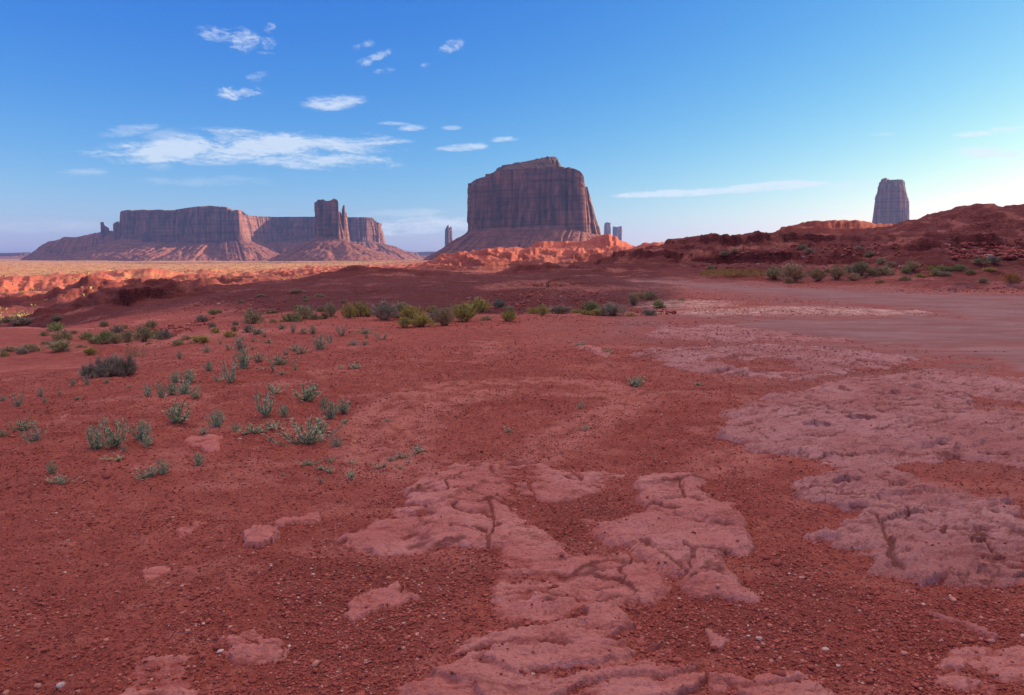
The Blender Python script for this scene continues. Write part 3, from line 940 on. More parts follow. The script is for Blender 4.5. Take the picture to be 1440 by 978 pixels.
# ------------------------------------------------------------------ buttes, mesa, spires: real size, real distance
def butte_material(name, a, l, d, streak, scale):
    m, w, b = new_mat(name)
    p = wpos(w)
    s = scale
    n1 = w.noise(w.scalev(p, (1 / (30 * s), 1 / (30 * s), 1 / (170 * s))), 1.0, 7, .62, .3)      # vertical varnish streaks
    n2 = w.noise(w.scalev(p, (1 / (60 * s), 1 / (60 * s), 1 / (60 * s))), 1.0, 6, .6)
    n3 = w.noise(w.scalev(p, (1 / (300 * s), 1 / (300 * s), 1 / (9 * s))), 1.0, 5, .6)          # bedding
    c = w.mix(w.ramp(n1, .35, .65), a, l)
    c = w.mix(w.math('MULTIPLY', w.ramp(n1, .48, .32), streak), c, d)
    n5 = w.noise(w.scalev(p, (1 / (85 * s), 1 / (85 * s), 1 / (260 * s))), 1.0, 5, .6, .8)
    c = w.mix(w.math('MULTIPLY', w.ramp(n5, .5, .36), streak * .8), c, d)
    c = w.mix(w.math('MULTIPLY', w.ramp(n2, .5, .7), .5), c, l)
    c = w.mix(w.math('MULTIPLY', w.ramp(n3, .52, .40), .55), c, d)
    w.set(b.inputs['Base Color'], c)
    b.inputs['Roughness'].default_value = .95
    b.inputs['Specular IOR Level'].default_value = .15
    bump(w, b, w.math('ADD', n1, w.math('MULTIPLY', n3, .6)), .6, 6 * s)
    return m


M_CLIFF = butte_material('sandstone_cliff', (.125, .056, .050), (.28, .125, .090), (.048, .026, .032), .9, .8)
M_TALUS = butte_material('talus_rubble', (.155, .055, .043), (.25, .098, .072), (.08, .032, .030), .5, .5)
M_CAP = butte_material('cap_rock', (.15, .075, .055), (.22, .125, .085), (.08, .045, .04), .6, .4)


def resample(P, n):
    P = np.asarray(P, float)
    Q = np.vstack([P, P[:1]])
    s = np.concatenate([[0], np.cumsum(np.hypot(*np.diff(Q, axis=0).T))])
    t = np.linspace(0, s[-1], n, endpoint=False)
    return np.stack([np.interp(t, s, Q[:, 0]), np.interp(t, s, Q[:, 1])], 1), s[-1]


def cgauss(a, s):
    n = len(a)
    k = np.fft.fftfreq(n) * n
    g = np.exp(-2 * (np.pi * k * s / n) ** 2)
    f = np.fft.fft(a, axis=0)
    return np.real(np.fft.ifft(f * (g[:, None] if a.ndim == 2 else g), axis=0))


def normals(P, sm):
    T = np.roll(P, -1, 0) - np.roll(P, 1, 0)
    T = cgauss(T, sm)
    T /= np.linalg.norm(T, axis=1)[:, None] + 1e-9
    N = np.stack([T[:, 1], -T[:, 0]], 1)
    area = 0.5 * np.sum(P[:, 0] * np.roll(P[:, 1], -1) - np.roll(P[:, 0], -1) * P[:, 1])
    return N if area > 0 else -N


def rings_obj(name, rings, mat, parent, cap=True):
    rings = np.array(rings)                          # (levels, n, 3), bottom to top, seen from above
    L, n, _ = rings.shape
    V = rings.reshape(-1, 3)
    i = np.arange(L - 1)[:, None]
    j = np.arange(n)[None, :]
    j2 = (j + 1) % n
    Fq = np.stack([i * n + j, i * n + j2, (i + 1) * n + j2, (i + 1) * n + j], -1).reshape(-1, 4)
    A = rings[0]
    area = np.sum(A[:, 0] * np.roll(A[:, 1], -1) - np.roll(A[:, 0], -1) * A[:, 1])
    if area < 0:
        Fq = Fq[:, ::-1]
    return mesh_obj(name, V - np.array(parent.location)[None, :], Fq, mat, parent, smooth=True)


def perim_noise(P, lam, z=0.0, seed=0, oct=4):
    """noise carried round the outline in plan, so that opposite walls differ"""
    return fbm(P[:, 0] / lam + z, P[:, 1] / lam - z, oct, seed)


def cliff_rings(P, zb, zt, levels, batter, A, lam, seed, N, ledge=0.0):
    """P plan outline, zb/zt base and rim height per point, batter(N) inset at the rim"""
    out = []
    ts = np.linspace(0, 1, levels)
    for t in ts:
        off = -batter * t ** 1.15
        wz = 0.10 * t
        crack = np.abs(fbm(P[:, 0] / lam + wz, P[:, 1] / lam, 3, seed))
        crack2 = np.abs(fbm(P[:, 0] / (lam * .36) + wz, P[:, 1] / (lam * .36), 3, seed + 1))
        big = fbm(P[:, 0] / (lam * 2.6), P[:, 1] / (lam * 2.6), 2, seed + 2)
        blk = np.round(fbm(P[:, 0] / (lam * .9) + .7 * np.floor(t * 3 + big), P[:, 1] / (lam * .9), 2, seed + 3) * 2.2) / 2.2
        f = A * (0.9 * big - 1.3 * (1 - sstep(0, .20, crack)) - .5 * (1 - sstep(0, .16, crack2)) * (0.4 + 0.6 * t) + .55 * blk)
        f = f + ledge * np.sign(math.sin(t * 23 + seed)) * (0.3 if t < .75 else 1.0) * .5
        f = f * (0.45 + .55 * sstep(0, .12, t))
        Q = P + N * (off + f)[:, None]
        z = zb + (zt - zb) * t
        out.append(np.column_stack([Q, z]))
    return out


def top_rings(ring, k=7, rough=3.0, seed=0, drop=None):
    """close the summit: shrink the rim towards the middle with some unevenness"""
    c = ring[:, :2].mean(0)
    zm = ring[:, 2].mean()
    out = []
    for q in np.linspace(0, 1, k + 1)[1:]:
        s = 1 - q * .985
        xy = c + (ring[:, :2] - c) * s
        z = ring[:, 2] * (1 - q) + zm * q + rough * q * fbm(xy[:, 0] / 40, xy[:, 1] / 40, 3, seed)
        out.append(np.column_stack([xy, z]))
    return out


def talus_rings(P, zb, zg, width, levels, gul, lam, seed, N, bow=1.35):
    """rubble apron: from the foot of the cliff (zb) outward by width down to zg"""
    out = []
    for q in np.linspace(1.0, -0.03, levels):
        w = width * q
        flow = .9 * fbm(P[:, 0] / (lam * 2), P[:, 1] / (lam * 2), 2, seed + 9) * q
        g1 = np.abs(fbm(P[:, 0] / lam + flow, P[:, 1] / lam - flow, 3, seed))
        g2 = np.abs(fbm(P[:, 0] / (lam * .4) + 2 * flow, P[:, 1] / (lam * .4), 3, seed + 1))
        amp = gul * np.sin(np.pi * min(1, max(q, 0) * .95 + .04)) ** .7
        Q = P + N * (w * (1 + .22 * fbm(P[:, 0] / (lam * 3), P[:, 1] / (lam * 3), 2, seed + 4)))[:, None]
        k = 1 - (1 - np.clip(1 - q, 0, 1)) ** bow * 1.0
        z = zg + (zb - zg) * (1 - np.clip(q, 0, 1)) ** bow
        if q < 0:
            z = zb + 4.0
        rub = 1.9 * fbm(Q[:, 0] / 17, Q[:, 1] / 17, 4, seed + 5)
        bench = 3.0 * np.sin((z - zg) / 9.0 + .6 * fbm(Q[:, 0] / 120, Q[:, 1] / 120, 2, seed + 6))
        z = z + amp * ((.75 - 2.2 * (1 - sstep(0, .3, g1)) * .6) + .45 * (sstep(0, .3, g2) - .5)) * .8 + min(1, 3 * max(q, 0)) * (1.8 * rub + .5 * bench) * (gul / 14)
        if q > .97:
            z = z - 8
        out.append(np.column_stack([Q, z]))
    return out


def ulist(P, lst, Y):
    """height over the plan from a list of (pixel column, pixel row) on the skyline"""
    u = 720 + F * P[:, 0] / P[:, 1]
    v = np.interp(u, [a for a, b in lst], [b for a, b in lst])
    d = np.array([zat(720, q, 1.0) - EYE for q in (300, 301)])
    k = d[1] - d[0]
    return EYE + (d[0] + (v - 300) * k) * Y


def plan(pts, n):
    P = np.array([(px_dir(u, 361).x / px_dir(u, 361).y * Y, Y) for u, Y in pts])
    # round the corners a little, then walk the outline evenly
    return resample(P, n)


def make_butte(name, label, cat, pts, n, top, basev, Ym, batter, A, lam, seed, levels=40, talus=None, cap=None, ledge=0., group=None, mat=None, rough=3., zg=-22., sm=None):
    P, per = plan(pts, n)
    P = cgauss(P, sm if sm else n / 160)
    N = normals(P, n / 120)
    c = P.mean(0)
    root = empty(name, (float(c[0]), float(c[1]), zg))
    tag(root, label, cat, group)
    u = 720 + F * P[:, 0] / P[:, 1]
    zt = ulist(P, top, Ym)
    zt = zt + .9 * rough * .5 * fbm(P[:, 0] / (lam * .5), P[:, 1] / (lam * .5), 3, seed + 8)
    zb = ulist(P, basev, Ym) - 3
    bt = batter(N) if callable(batter) else np.full(len(P), float(batter))
    rings = cliff_rings(P, zb - 10, zt, levels, bt, A, lam, seed, N, ledge)
    rim = rings[-1]
    rings += top_rings(rim, 6, rough, seed)
    rings_obj('cliff', rings, mat or M_CLIFF, root)
    if cap:
        sc, ul, lst, Ycap, steps = cap
        xc = (ul - 720) / F * Ym
        cc = np.array([xc, rim[:, 1].mean()])
        rs = []
        for q in np.linspace(0, 1, steps):
            s = 1.0 - (1 - sc) * q
            xy = cc + (rim[:, :2] - cc) * (s * .985)
            zz = ulist(np.column_stack([xy[:, 0] / xy[:, 1] * Ym, np.full(len(xy), Ym)]), lst, Ym)
            f = q * 4.0
            st = (math.floor(f) + sstep(.55, .95, np.array(f - math.floor(f)))) / 4.0 if q < 1 else 1.0
            z = (rim[:, 2] - 2) * (1 - st) + zz * st
            xy = xy + normals(xy, n / 120) * (A * .5 * perim_noise(xy, lam * .5, q, seed + 30))[:, None]
            rs.append(np.column_stack([xy, z + rough * .7 * fbm(xy[:, 0] / 12, xy[:, 1] / 12, 3, seed + 31) * min(1, q * 3)]))
        rs += top_rings(rs[-1], 5, rough, seed + 3)
        rings_obj('cap_rock', rs, M_CAP, root)
    if talus:
        wf, gul, tl, lev, bow = talus
        Nt = normals(P, n / 26)
        width = wf(Nt)
        tr = talus_rings(P, zb, zg, width, lev, gul, tl, seed + 50, Nt, bow)
        rings_obj('talus_slope', tr, M_TALUS, root)
    return root


def sides(l, r, f, b):
    """a value that depends on which way the wall faces"""
    def fn(N):
        return (np.clip(-N[:, 0], 0, 1) ** 2 * l + np.clip(N[:, 0], 0, 1) ** 2 * r + np.clip(-N[:, 1], 0, 1) ** 2 * f + np.clip(N[:, 1], 0, 1) ** 2 * b)
    return fn


def build_buttes():
    # the great square butte in the middle
    make_butte('butte', 'massive square-shouldered butte at the centre of the skyline', 'butte',
               [(656, 2330), (664, 2260), (690, 2200), (735, 2150), (785, 2110), (822, 2095), (842, 2120), (846, 2200), (838, 2360), (790, 2480), (710, 2490), (664, 2420)], 1500,
               [(654, 254), (657, 252.5), (664, 249), (676, 243), (700, 239), (740, 238), (780, 238), (800, 241), (813, 246), (821, 252), (830, 266)],
               [(655, 325), (700, 322), (760, 320), (800, 322), (846, 334)], 2200, sides(7, 46, 22, 30), 9.0, 70, 101, 64,
               talus=(sides(150, 135, 190, 150), 11, 70, 46, 1.25), cap=(.50, 744, [(656, 250), (690, 234), (703, 229), (740, 225), (768, 220.5), (782, 221), (786, 226), (790, 234), (815, 243)], 2200, 22), ledge=1.5, rough=2.5)
    # the mitten
    r = make_butte('butte', 'blocky butte with thumb-like spire standing before the long mesa', 'butte',
                   [(443, 3330), (449, 3270), (463, 3240), (478, 3225), (486, 3250), (490, 3310), (484, 3400), (462, 3430), (447, 3400)], 900,
                   [(440, 292), (445, 284), (449, 281.5), (455, 281), (461, 284), (466, 283), (472, 281), (477, 284), (481, 294), (492, 300)],
                   [(440, 333), (460, 335), (480, 337), (495, 340)], 3300, sides(3, 30, 14, 10), 7.5, 48, 202, 56,
                   talus=(sides(190, 260, 220, 230), 14, 80, 50, 1.2), rough=3)
    P, _ = plan([(481.5, 3290), (485, 3270), (490, 3280), (494, 3310), (492, 3335), (486, 3340), (482, 3320)], 240)
    P = cgauss(P, 3)
    N = normals(P, 3)
    zt = ulist(P, [(480, 305), (483, 296), (485, 289), (487, 290), (489, 300), (492, 318), (495, 333)], 3300)
    zt = np.maximum(zt, zat(720, 300, 3300) + 0 * zt)
    rings = cliff_rings(P, np.full(len(P), zat(720, 342, 3300)), zt, 40, sides(3, 17, 6, 6)(N), 3, 22, 303, N)
    rings += top_rings(rings[-1], 5, 2, 3)
    rings_obj('spire', rings, M_CLIFF, r)
    # the long mesa
    r = make_butte('mesa', 'long flat-topped mesa stretching across the left of the skyline', 'mesa',
                   [(168, 4150), (171, 4030), (205, 3975), (250, 3950), (300, 3915), (330, 3890), (343, 3870), (347, 3900), (346, 4050), (352, 4330), (366, 4480), (385, 4560), (410, 4520), (440, 4480), (480, 4430), (512, 4400), (532, 4430), (541, 4520), (542, 4800), (520, 5200), (400, 5300), (260, 5200), (180, 4800)], 2600,
                   [(160, 312), (167, 303), (172, 299), (178, 298), (245, 299), (262, 297), (275, 295.5), (295, 294), (318, 295.5), (325, 300), (332, 303), (338, 301), (350, 300), (440, 301), (500, 303), (530, 303), (540, 310)],
                   [(160, 336), (240, 343), (300, 344), (340, 341), (360, 339), (440, 340), (500, 338), (545, 342)], 4200, sides(16, 26, 22, 20), 15, 95, 404, 50,
                   talus=(sides(260, 230, 300, 250), 20, 105, 56, 1.15), rough=4)
    for (pts, top, bv, Yp, sd) in (([(143.5, 4180), (148, 4160), (155, 4170), (158, 4200), (152, 4220), (145, 4210)], [(140, 320), (144, 314), (151, 312.5), (154, 317), (157, 321)], 342, 4190, 11),
                                   ([(160.5, 4120), (164, 4100), (171, 4100), (171, 4140), (162, 4140)], [(159, 322), (162, 319), (166, 315), (171, 312)], 348, 4110, 15)):
        P, _ = plan(pts, 260)
        P = cgauss(P, 3)
        N = normals(P, 3)
        rings = cliff_rings(P, np.full(len(P), zat(720, bv, Yp)), ulist(P, top, Yp), 30, sides(4, 10, 4, 4)(N), 4, 30, 500 + sd, N)
        rings += top_rings(rings[-1], 5, 2, 3)
        rings_obj('spire', rings, M_CLIFF, r)
    # its red shoulder running down to the left
    P, _ = plan([(24, 4180), (80, 4060), (130, 4010), (175, 3990), (185, 4150), (170, 4400), (110, 4550), (60, 4500)], 1100)
    P = cgauss(P, 8)
    N = normals(P, 30)
    rs = []
    lst = [(20, 361), (40, 357.5), (50, 354), (61, 348), (73, 341), (89, 338), (97, 333.5), (102, 336), (122, 332.5), (145, 328), (158, 325), (185, 327)]
    c = P.mean(0)
    for q in np.linspace(0, 1, 40):
        s = 1.0 - .86 * q
        xy = c + (P - c) * np.array([1 - .30 * q ** 1.6, s])
        uu = np.column_stack([xy[:, 0], xy[:, 1]])
        zz = ulist(uu, lst, 4250)
        g = np.abs(fbm(P[:, 0] / 75 + .3 * q, P[:, 1] / 75, 3, 611))
        k = q ** .8
        z = -24 + (zz + 24) * k + 20 * math.sin(math.pi * min(1, q * .95)) * (sstep(0, .3, g) - .75) + 3 * fbm(xy[:, 0] / 14, xy[:, 1] / 14, 3, 612)
        rs.append(np.column_stack([xy, z]))
    rs += top_rings(rs[-1], 3, 2, 5)
    rings_obj('talus_slope', rs, M_TALUS, r)
    # the tower beyond the right-hand hill
    make_butte('butte', 'lone blue-grey rock tower rising behind the right-hand red hill', 'butte',
               [(1218, 3010), (1224, 2950), (1240, 2920), (1258, 2905), (1270, 2915), (1275, 2960), (1275.5, 3020), (1266, 3080), (1240, 3100), (1222, 3070)], 800,
               [(1214, 276), (1219, 276), (1223, 268), (1228, 266), (1262, 265), (1266, 268), (1270, 282), (1277, 284)],
               [(1210, 352), (1280, 352)], 2980, sides(17, 9, 10, 10), 8.5, 40, 707, 60,
               talus=(sides(120, 120, 140, 120), 10, 50, 20, 1.2), rough=2, cap=(.74, 1246, [(1226, 256), (1229.5, 252.5), (1235, 251.5), (1238, 254.5), (1258, 254), (1263, 257), (1268, 262)], 2980, 16))
    # the right-hand tower's cap and the faraway spires
    sp = [('tall thin double-pointed rock spire just left of the great square butte', [(625.5, 5200), (631, 5180), (637.5, 5200), (637, 5240), (631, 5255), (626, 5240)], [(624, 330), (627, 322), (630, 317), (632, 316), (633.5, 325), (635, 319), (636.5, 318.5), (638, 326)], 352, 5200, 5),
          ('narrow grey rock stack nearest the right flank of the square butte', [(849, 6000), (853, 5980), (858.5, 5995), (858.5, 6040), (853, 6055), (849, 6040)], [(848, 314), (850, 313), (858, 313.5), (860, 315)], 352, 6000, 7),
          ('pale pink twin-topped rock stack right of the narrow grey one', [(861, 6010), (867, 5990), (873.5, 6000), (874.5, 6050), (867, 6075), (861.5, 6055)], [(860, 319), (864, 319.5), (865, 323), (867, 319), (871, 321), (872, 318), (875, 320)], 352, 6020, 9)]
    for lb, pts, top, bv, Yp, sd in sp:
        P, _ = plan(pts, 300)
        P = cgauss(P, 3)
        N = normals(P, 4)
        root = empty('rock_spire', (float(P[:, 0].mean()), float(P[:, 1].mean()), -20))
        tag(root, lb, 'rock spire', 'distant rock spires beside the square butte')
        zb = np.full(len(P), zat(720, bv, Yp))
        rings = cliff_rings(P, zb, ulist(P, top, Yp), 34, np.full(len(P), 4.), 5, 24, 800 + sd, N)
        rings += top_rings(rings[-1], 5, 2, 3)
        rings_obj('cliff', rings, M_CLIFF, root)
        tr = talus_rings(P, zb + 12, -24, np.full(len(P), 130.), 16, 9, 60, 850 + sd, normals(P, 14), 1.3)
        rings_obj('talus_slope', tr, M_TALUS, root)
    # low far mesas along the horizon
    lows = [('low dark mesa at the far left end of the horizon', [(-120, 7600), (-40, 7200), (20, 7050), (52, 7100), (50, 7500), (-60, 7900)], [(-120, 357), (0, 357.5), (20, 357), (38, 356), (46, 355.5), (52, 357)], 7200, 3),
            ('low distant mesa tapering right between the long mesa and the square butte', [(520, 6300), (548, 6050), (575, 6000), (590, 6080), (584, 6400), (540, 6500)], [(515, 342), (540, 347), (552, 350), (558, 353), (590, 356)], 6100, 4),
            ('very low blue mesa touching the left foot of the square butte', [(560, 7800), (600, 7600), (660, 7600), (670, 7900), (600, 8100)], [(560, 357), (580, 355.5), (600, 354.5), (670, 354.5)], 7700, 6)]
    for lb, pts, top, Yp, sd in lows:
        P, _ = plan(pts, 500)
        P = cgauss(P, 6)
        N = normals(P, 8)
        root = empty('mesa', (float(P[:, 0].mean()), float(P[:, 1].mean()), -20))
        tag(root, lb, 'mesa', 'low mesas far off on the horizon')
        zt = ulist(P, top, Yp)
        zb = -20 + (zt + 20) * .45
        rings = cliff_rings(P, zb, zt, 12, np.full(len(P), 20.), 10, 90, 900 + sd, N)
        rings += top_rings(rings[-1], 5, 2, 3)
        rings_obj('cliff', rings, M_CLIFF, root)
        rings_obj('talus_slope', talus_rings(P, zb, -24, np.full(len(P), 160.), 14, 12, 90, 950 + sd, normals(P, 20), 1.3), M_TALUS, root)


build_buttes()


# ------------------------------------------------------------------ the air
def build_haze():
    x0, x1, y0, y1, z0, z1 = -9300, 9300, -9300, 9300, -70, 345
    V = [(x, y, z) for z in (z0, z1) for y in (y0, y1) for x in (x0, x1)]
    Fh = [(0, 2, 3, 1), (4, 5, 7, 6), (0, 1, 5, 4), (2, 6, 7, 3), (0, 4, 6, 2), (1, 3, 7, 5)]
    m = bpy.data.materials.new('valley_air')
    m.use_nodes = True
    w = NT(m.node_tree)
    out = w.n('ShaderNodeOutputMaterial')
    v = w.n('ShaderNodeVolumePrincipled')
    v.inputs['Color'].default_value = (*HAZE_COL, 1)
    v.inputs['Density'].default_value = HAZE_D
    v.inputs['Anisotropy'].default_value = .35
    w.t.links.new(v.outputs[0], out.inputs['Volume'])
    o = mesh_obj('haze', V, Fh, m, smooth=False)
    tag(o, kind='stuff')


HAZE_COL, HAZE_D = (.24, .44, 1.0), .000052
build_haze()
# ------------------------------------------------------------------ plants, built once per kind and copied
rng = np.random.default_rng(42)


def leaf_mat(name, a, b_, scale=6.0):
    m, w, b = new_mat(name)
    tc = w.n('ShaderNodeTexCoord').outputs['Object']
    oi = w.n('ShaderNodeObjectInfo').outputs['Random']
    n = w.noise(tc, scale, 4, .6)
    f = w.math('ADD', w.ramp(n, .3, .7), w.math('MULTIPLY_ADD', oi, .5, -.25), clamp=True)
    w.set(b.inputs['Base Color'], w.mix(f, a, b_))
    b.inputs['Roughness'].default_value = .8
    b.inputs['Specular IOR Level'].default_value = .2
    return m


LEAF = {
    'yellow green': leaf_mat('yellow_green_leaf', (.30, .265, .065), (.58, .53, .16)),
    'sage green': leaf_mat('sage_leaf', (.27, .25, .125), (.50, .46, .24)),
    'green': leaf_mat('green_leaf', (.21, .26, .10), (.42, .46, .18)),
    'dark grey': leaf_mat('dark_grey_leaf', (.24, .215, .15), (.46, .41, .29)),
    'blue green': leaf_mat('blue_green_leaf', (.17, .20, .14), (.32, .36, .25)),
    'tan': leaf_mat('tan_leaf', (.36, .25, .125), (.56, .43, .23)),
    'golden': leaf_mat('golden_leaf', (.38, .21, .06), (.55, .34, .12)),
    'pale': leaf_mat('pale_leaf', (.32, .27, .15), (.50, .42, .25)),
}
M_TWIG = leaf_mat('shrub_wood', (.16, .085, .06), (.28, .17, .12))
M_THIST = leaf_mat('thistle_leaf', (.34, .43, .23), (.60, .66, .43), 9)
M_THIST2 = leaf_mat('pale_thistle_leaf', (.42, .40, .25), (.62, .57, .40), 9)
M_STEM = leaf_mat('thistle_stem', (.27, .27, .16), (.42, .34, .22))
M_STRAW = leaf_mat('straw', (.42, .27, .13), (.62, .46, .26))


def blades(base, dirv, length, width, tip=.25):
    """a flat tapered blade for every row: quads"""
    n = len(base)
    up = rng.normal(size=(n, 3))
    side = np.cross(dirv, up)
    side /= np.linalg.norm(side, axis=1)[:, None] + 1e-9
    L, W = np.asarray(length)[:, None], np.asarray(width)[:, None]
    V = np.stack([base - side * W * .5, base + side * W * .5, base + dirv * L + side * W * tip * .5, base + dirv * L - side * W * tip * .5], 1)
    return V.reshape(-1, 3)


def quads(V):
    return np.arange(len(V)).reshape(-1, 4)


def unit(v):
    return v / (np.linalg.norm(v, axis=1)[:, None] + 1e-9)


def shrub_geo(seed, stems, leaves, upright=.6, lw=.022, ll=.12):
    """about 1 wide and 1 high, sitting on its origin"""
    global rng
    rng = np.random.default_rng(seed)
    th = rng.uniform(0, 2 * np.pi, stems)
    ce = rng.uniform(.02, 1, stems) ** upright
    d = np.stack([np.cos(th) * np.sqrt(1 - ce ** 2), np.sin(th) * np.sqrt(1 - ce ** 2), ce], 1)
    lump = 1 + .30 * fbm(d[:, 0] * 1.6 + seed, d[:, 1] * 1.6 + d[:, 2], 2, seed % 50)
    L = np.clip(lump, .55, 1.5) * rng.uniform(.78, 1.02, stems)
    tip = d * L[:, None] * np.array([.50, .50, .92])
    tip[:, 2] = np.maximum(tip[:, 2], .05)
    b0 = np.stack([np.cos(th) * .07, np.sin(th) * .07, np.full(stems, -.04)], 1) * rng.uniform(.3, 1.2, (stems, 1))
    SB = []
    mid = b0 * .5 + tip * .5 + np.array([0, 0, -.05])
    for a, c in ((b0, mid), (mid, tip)):
        v = c - a
        l = np.linalg.norm(v, axis=1)
        SB.append(blades(a, unit(v), l, np.full(stems, .016), .7))
    k = rng.integers(0, stems, leaves)
    t = rng.uniform(.42, 1.03, leaves) ** .75
    p = np.where(t[:, None] < .5, b0[k] + (mid[k] - b0[k]) * (t[:, None] * 2), mid[k] + (tip[k] - mid[k]) * (t[:, None] * 2 - 1))
    p = p + rng.normal(size=(leaves, 3)) * .028
    p[:, 2] = np.maximum(p[:, 2], .0)
    dv = unit(unit(tip)[k] * 1.0 + rng.normal(size=(leaves, 3)) * .55 + np.array([0, 0, .35]))
    V = blades(p, dv, rng.uniform(.6, 1.3, leaves) * ll, rng.uniform(.6, 1.4, leaves) * lw)
    return np.concatenate(SB), V


def thistle_geo(seed, stems, spread, leafn=48, lw=.032, ll=.12):
    global rng
    rng = np.random.default_rng(seed)
    S, Lf = [], []
    for i in range(stems):
        th = rng.uniform(0, 2 * np.pi)
        lean = rng.uniform(.15, 1.0) * spread
        H = rng.uniform(.5, 1.0) * (1 - .25 * lean)
        q = np.linspace(0, 1, 8)
        rad = lean * .55 * (q * .9 + .35 * np.sin(q * 2.2))
        z = H * (q ** (1.0 + .45 * lean))
        c0 = rng.normal(size=2) * .05
        P = np.stack([c0[0] + np.cos(th + .3 * q) * rad, c0[1] + np.sin(th + .3 * q) * rad, z - .02], 1)
        P += np.concatenate([[[0, 0, 0]], rng.normal(size=(7, 3)) * .012])
        v = np.diff(P, axis=0)
        S.append(blades(P[:-1], unit(v), np.linalg.norm(v, axis=1) * 1.05, np.linspace(.036, .02, 7), .85))
        S.append(blades(P[:-1], unit(v), np.linalg.norm(v, axis=1) * 1.05, np.linspace(.036, .02, 7), .85))
        n = int(leafn * rng.uniform(.7, 1.2))
        t = rng.uniform(.08, 1, n) * 7
        k = np.minimum(t.astype(int), 6)
        p = P[k] + (P[k + 1] - P[k]) * (t - k)[:, None]
        ax = unit(v)[k]
        r = unit(np.cross(ax, rng.normal(size=(n, 3))))
        Lf.append(blades(p, unit(ax * .75 + r * .8), ll * rng.uniform(.5, 1.2, n) * (1.15 - .5 * t / 7), lw * rng.uniform(.8, 1.3, n), .3))
    return np.concatenate(S), np.concatenate(Lf)


def proto_mesh(name, V, mat):
    me = bpy.data.meshes.new(name)
    me.from_pydata(V.tolist(), [], quads(V).tolist())
    me.materials.append(mat)
    return me


SHRUB_GEO = {k: [shrub_geo(100 + 7 * i + j, 70, 1500, up, lw, ll) for j in range(3)] for i, (k, up, lw, ll) in enumerate((('round', .65, .024, .10), ('broom', .38, .017, .19), ('flat', 1.0, .024, .10)))}
THISTLE_GEO = [thistle_geo(300 + i, s, sp) for i, (s, sp) in enumerate(((12, .7), (17, .9), (9, .5), (14, 1.1), (21, .8), (8, 1.0)))]
_cache = {}


def plant(name, key, geo, mats, parts, loc, rz, sx, sz, label, cat, group):
    if key not in _cache:
        _cache[key] = [proto_mesh(pn_, V, m) for pn_, V, m in zip(parts, geo, mats)]
    root = empty(name, loc, rz)
    root.scale = (sx, sx, sz)
    tag(root, label, cat, group)
    for pn_, me in zip(parts, _cache[key]):
        o = bpy.data.objects.new(pn_, me)
        COL.objects.link(o)
        o.parent = root
    return root


# pixel column, pixel row of the foot, width, height (photograph pixels), colour, habit
WASH = [(77, 455, 16, 6, 'dark grey', 0), (75, 462, 20, 8, 'green', 0), (6, 454, 18, 7, 'pale', 2), (21, 451, 14, 5, 'pale', 2), (28, 458, 30, 6, 'dark grey', 2), (74, 466, 18, 9, 'green', 0), (60, 473, 12, 6, 'sage green', 0), (83, 480, 28, 14, 'sage green', 0), (62, 485, 14, 6, 'dark grey', 0), (84, 486, 20, 7, 'tan', 1), (78, 496, 32, 12, 'sage green', 1), (36, 496, 26, 11, 'sage green', 0), (29, 499, 16, 8, 'dark grey', 0), (10, 495, 24, 7, 'pale', 2), (4, 502, 12, 7, 'green', 0), (119, 478, 20, 9, 'green', 0), (130, 484, 22, 8, 'pale', 1), (144, 485, 30, 15, 'green', 1), (160, 484, 20, 12, 'sage green', 1), (177, 483, 15, 14, 'sage green', 1), (125, 500, 17, 9, 'yellow green', 1), (144, 460, 15, 7, 'sage green', 0), (162, 469, 19, 10, 'dark grey', 0), (198, 482, 27, 18, 'sage green', 1), (210, 462, 19, 9, 'sage green', 0), (217, 477, 15, 11, 'green', 0), (229, 478, 17, 13, 'blue green', 0), (208, 485, 10, 4, 'tan', 2), (248, 487, 15, 8, 'sage green', 0), (277, 482, 27, 8, 'yellow green', 2), (260, 479, 18, 6, 'pale', 2), (282, 453, 18, 9, 'dark grey', 0), (297, 442, 9, 6, 'green', 0), (110, 490, 16, 5, 'pale', 2), (172, 463, 14, 6, 'tan', 2), (100, 470, 14, 5, 'pale', 2)]
RIM = [(299, 443, 11, 6, 'green', 0), (307, 441, 9, 5, 'sage green', 0), (353, 456, 27, 17, 'sage green', 0), (351, 441, 11, 6, 'sage green', 0), (330, 458, 10, 6, 'dark grey', 0), (302, 469, 12, 8, 'yellow green', 0), (329, 467, 9, 7, 'tan', 1), (297, 461, 9, 7, 'dark grey', 0), (321, 475, 19, 8, 'yellow green', 2), (348, 468, 17, 9, 'dark grey', 0), (285, 483, 15, 8, 'yellow green', 1), (382, 441, 17, 5, 'sage green', 2), (383, 454, 11, 5, 'sage green', 2), (408, 453, 27, 11, 'green', 0), (428, 449, 25, 18, 'sage green', 0), (416, 453, 11, 4, 'blue green', 2), (442, 450, 19, 8, 'pale', 2), (452, 439, 19, 8, 'sage green', 0), (464, 446, 15, 17, 'sage green', 0), (456, 449, 13, 8, 'tan', 1), (417, 435, 10, 5, 'green', 0), (482, 427, 8, 5, 'pale', 1), (416, 412, 20, 4, 'dark grey', 2), (448, 418, 14, 4, 'sage green', 2), (428, 420, 10, 4, 'dark grey', 0), (429, 424, 10, 4, 'green', 0), (365, 418, 10, 4, 'dark grey', 0), (338, 427, 8, 4, 'sage green', 0)]
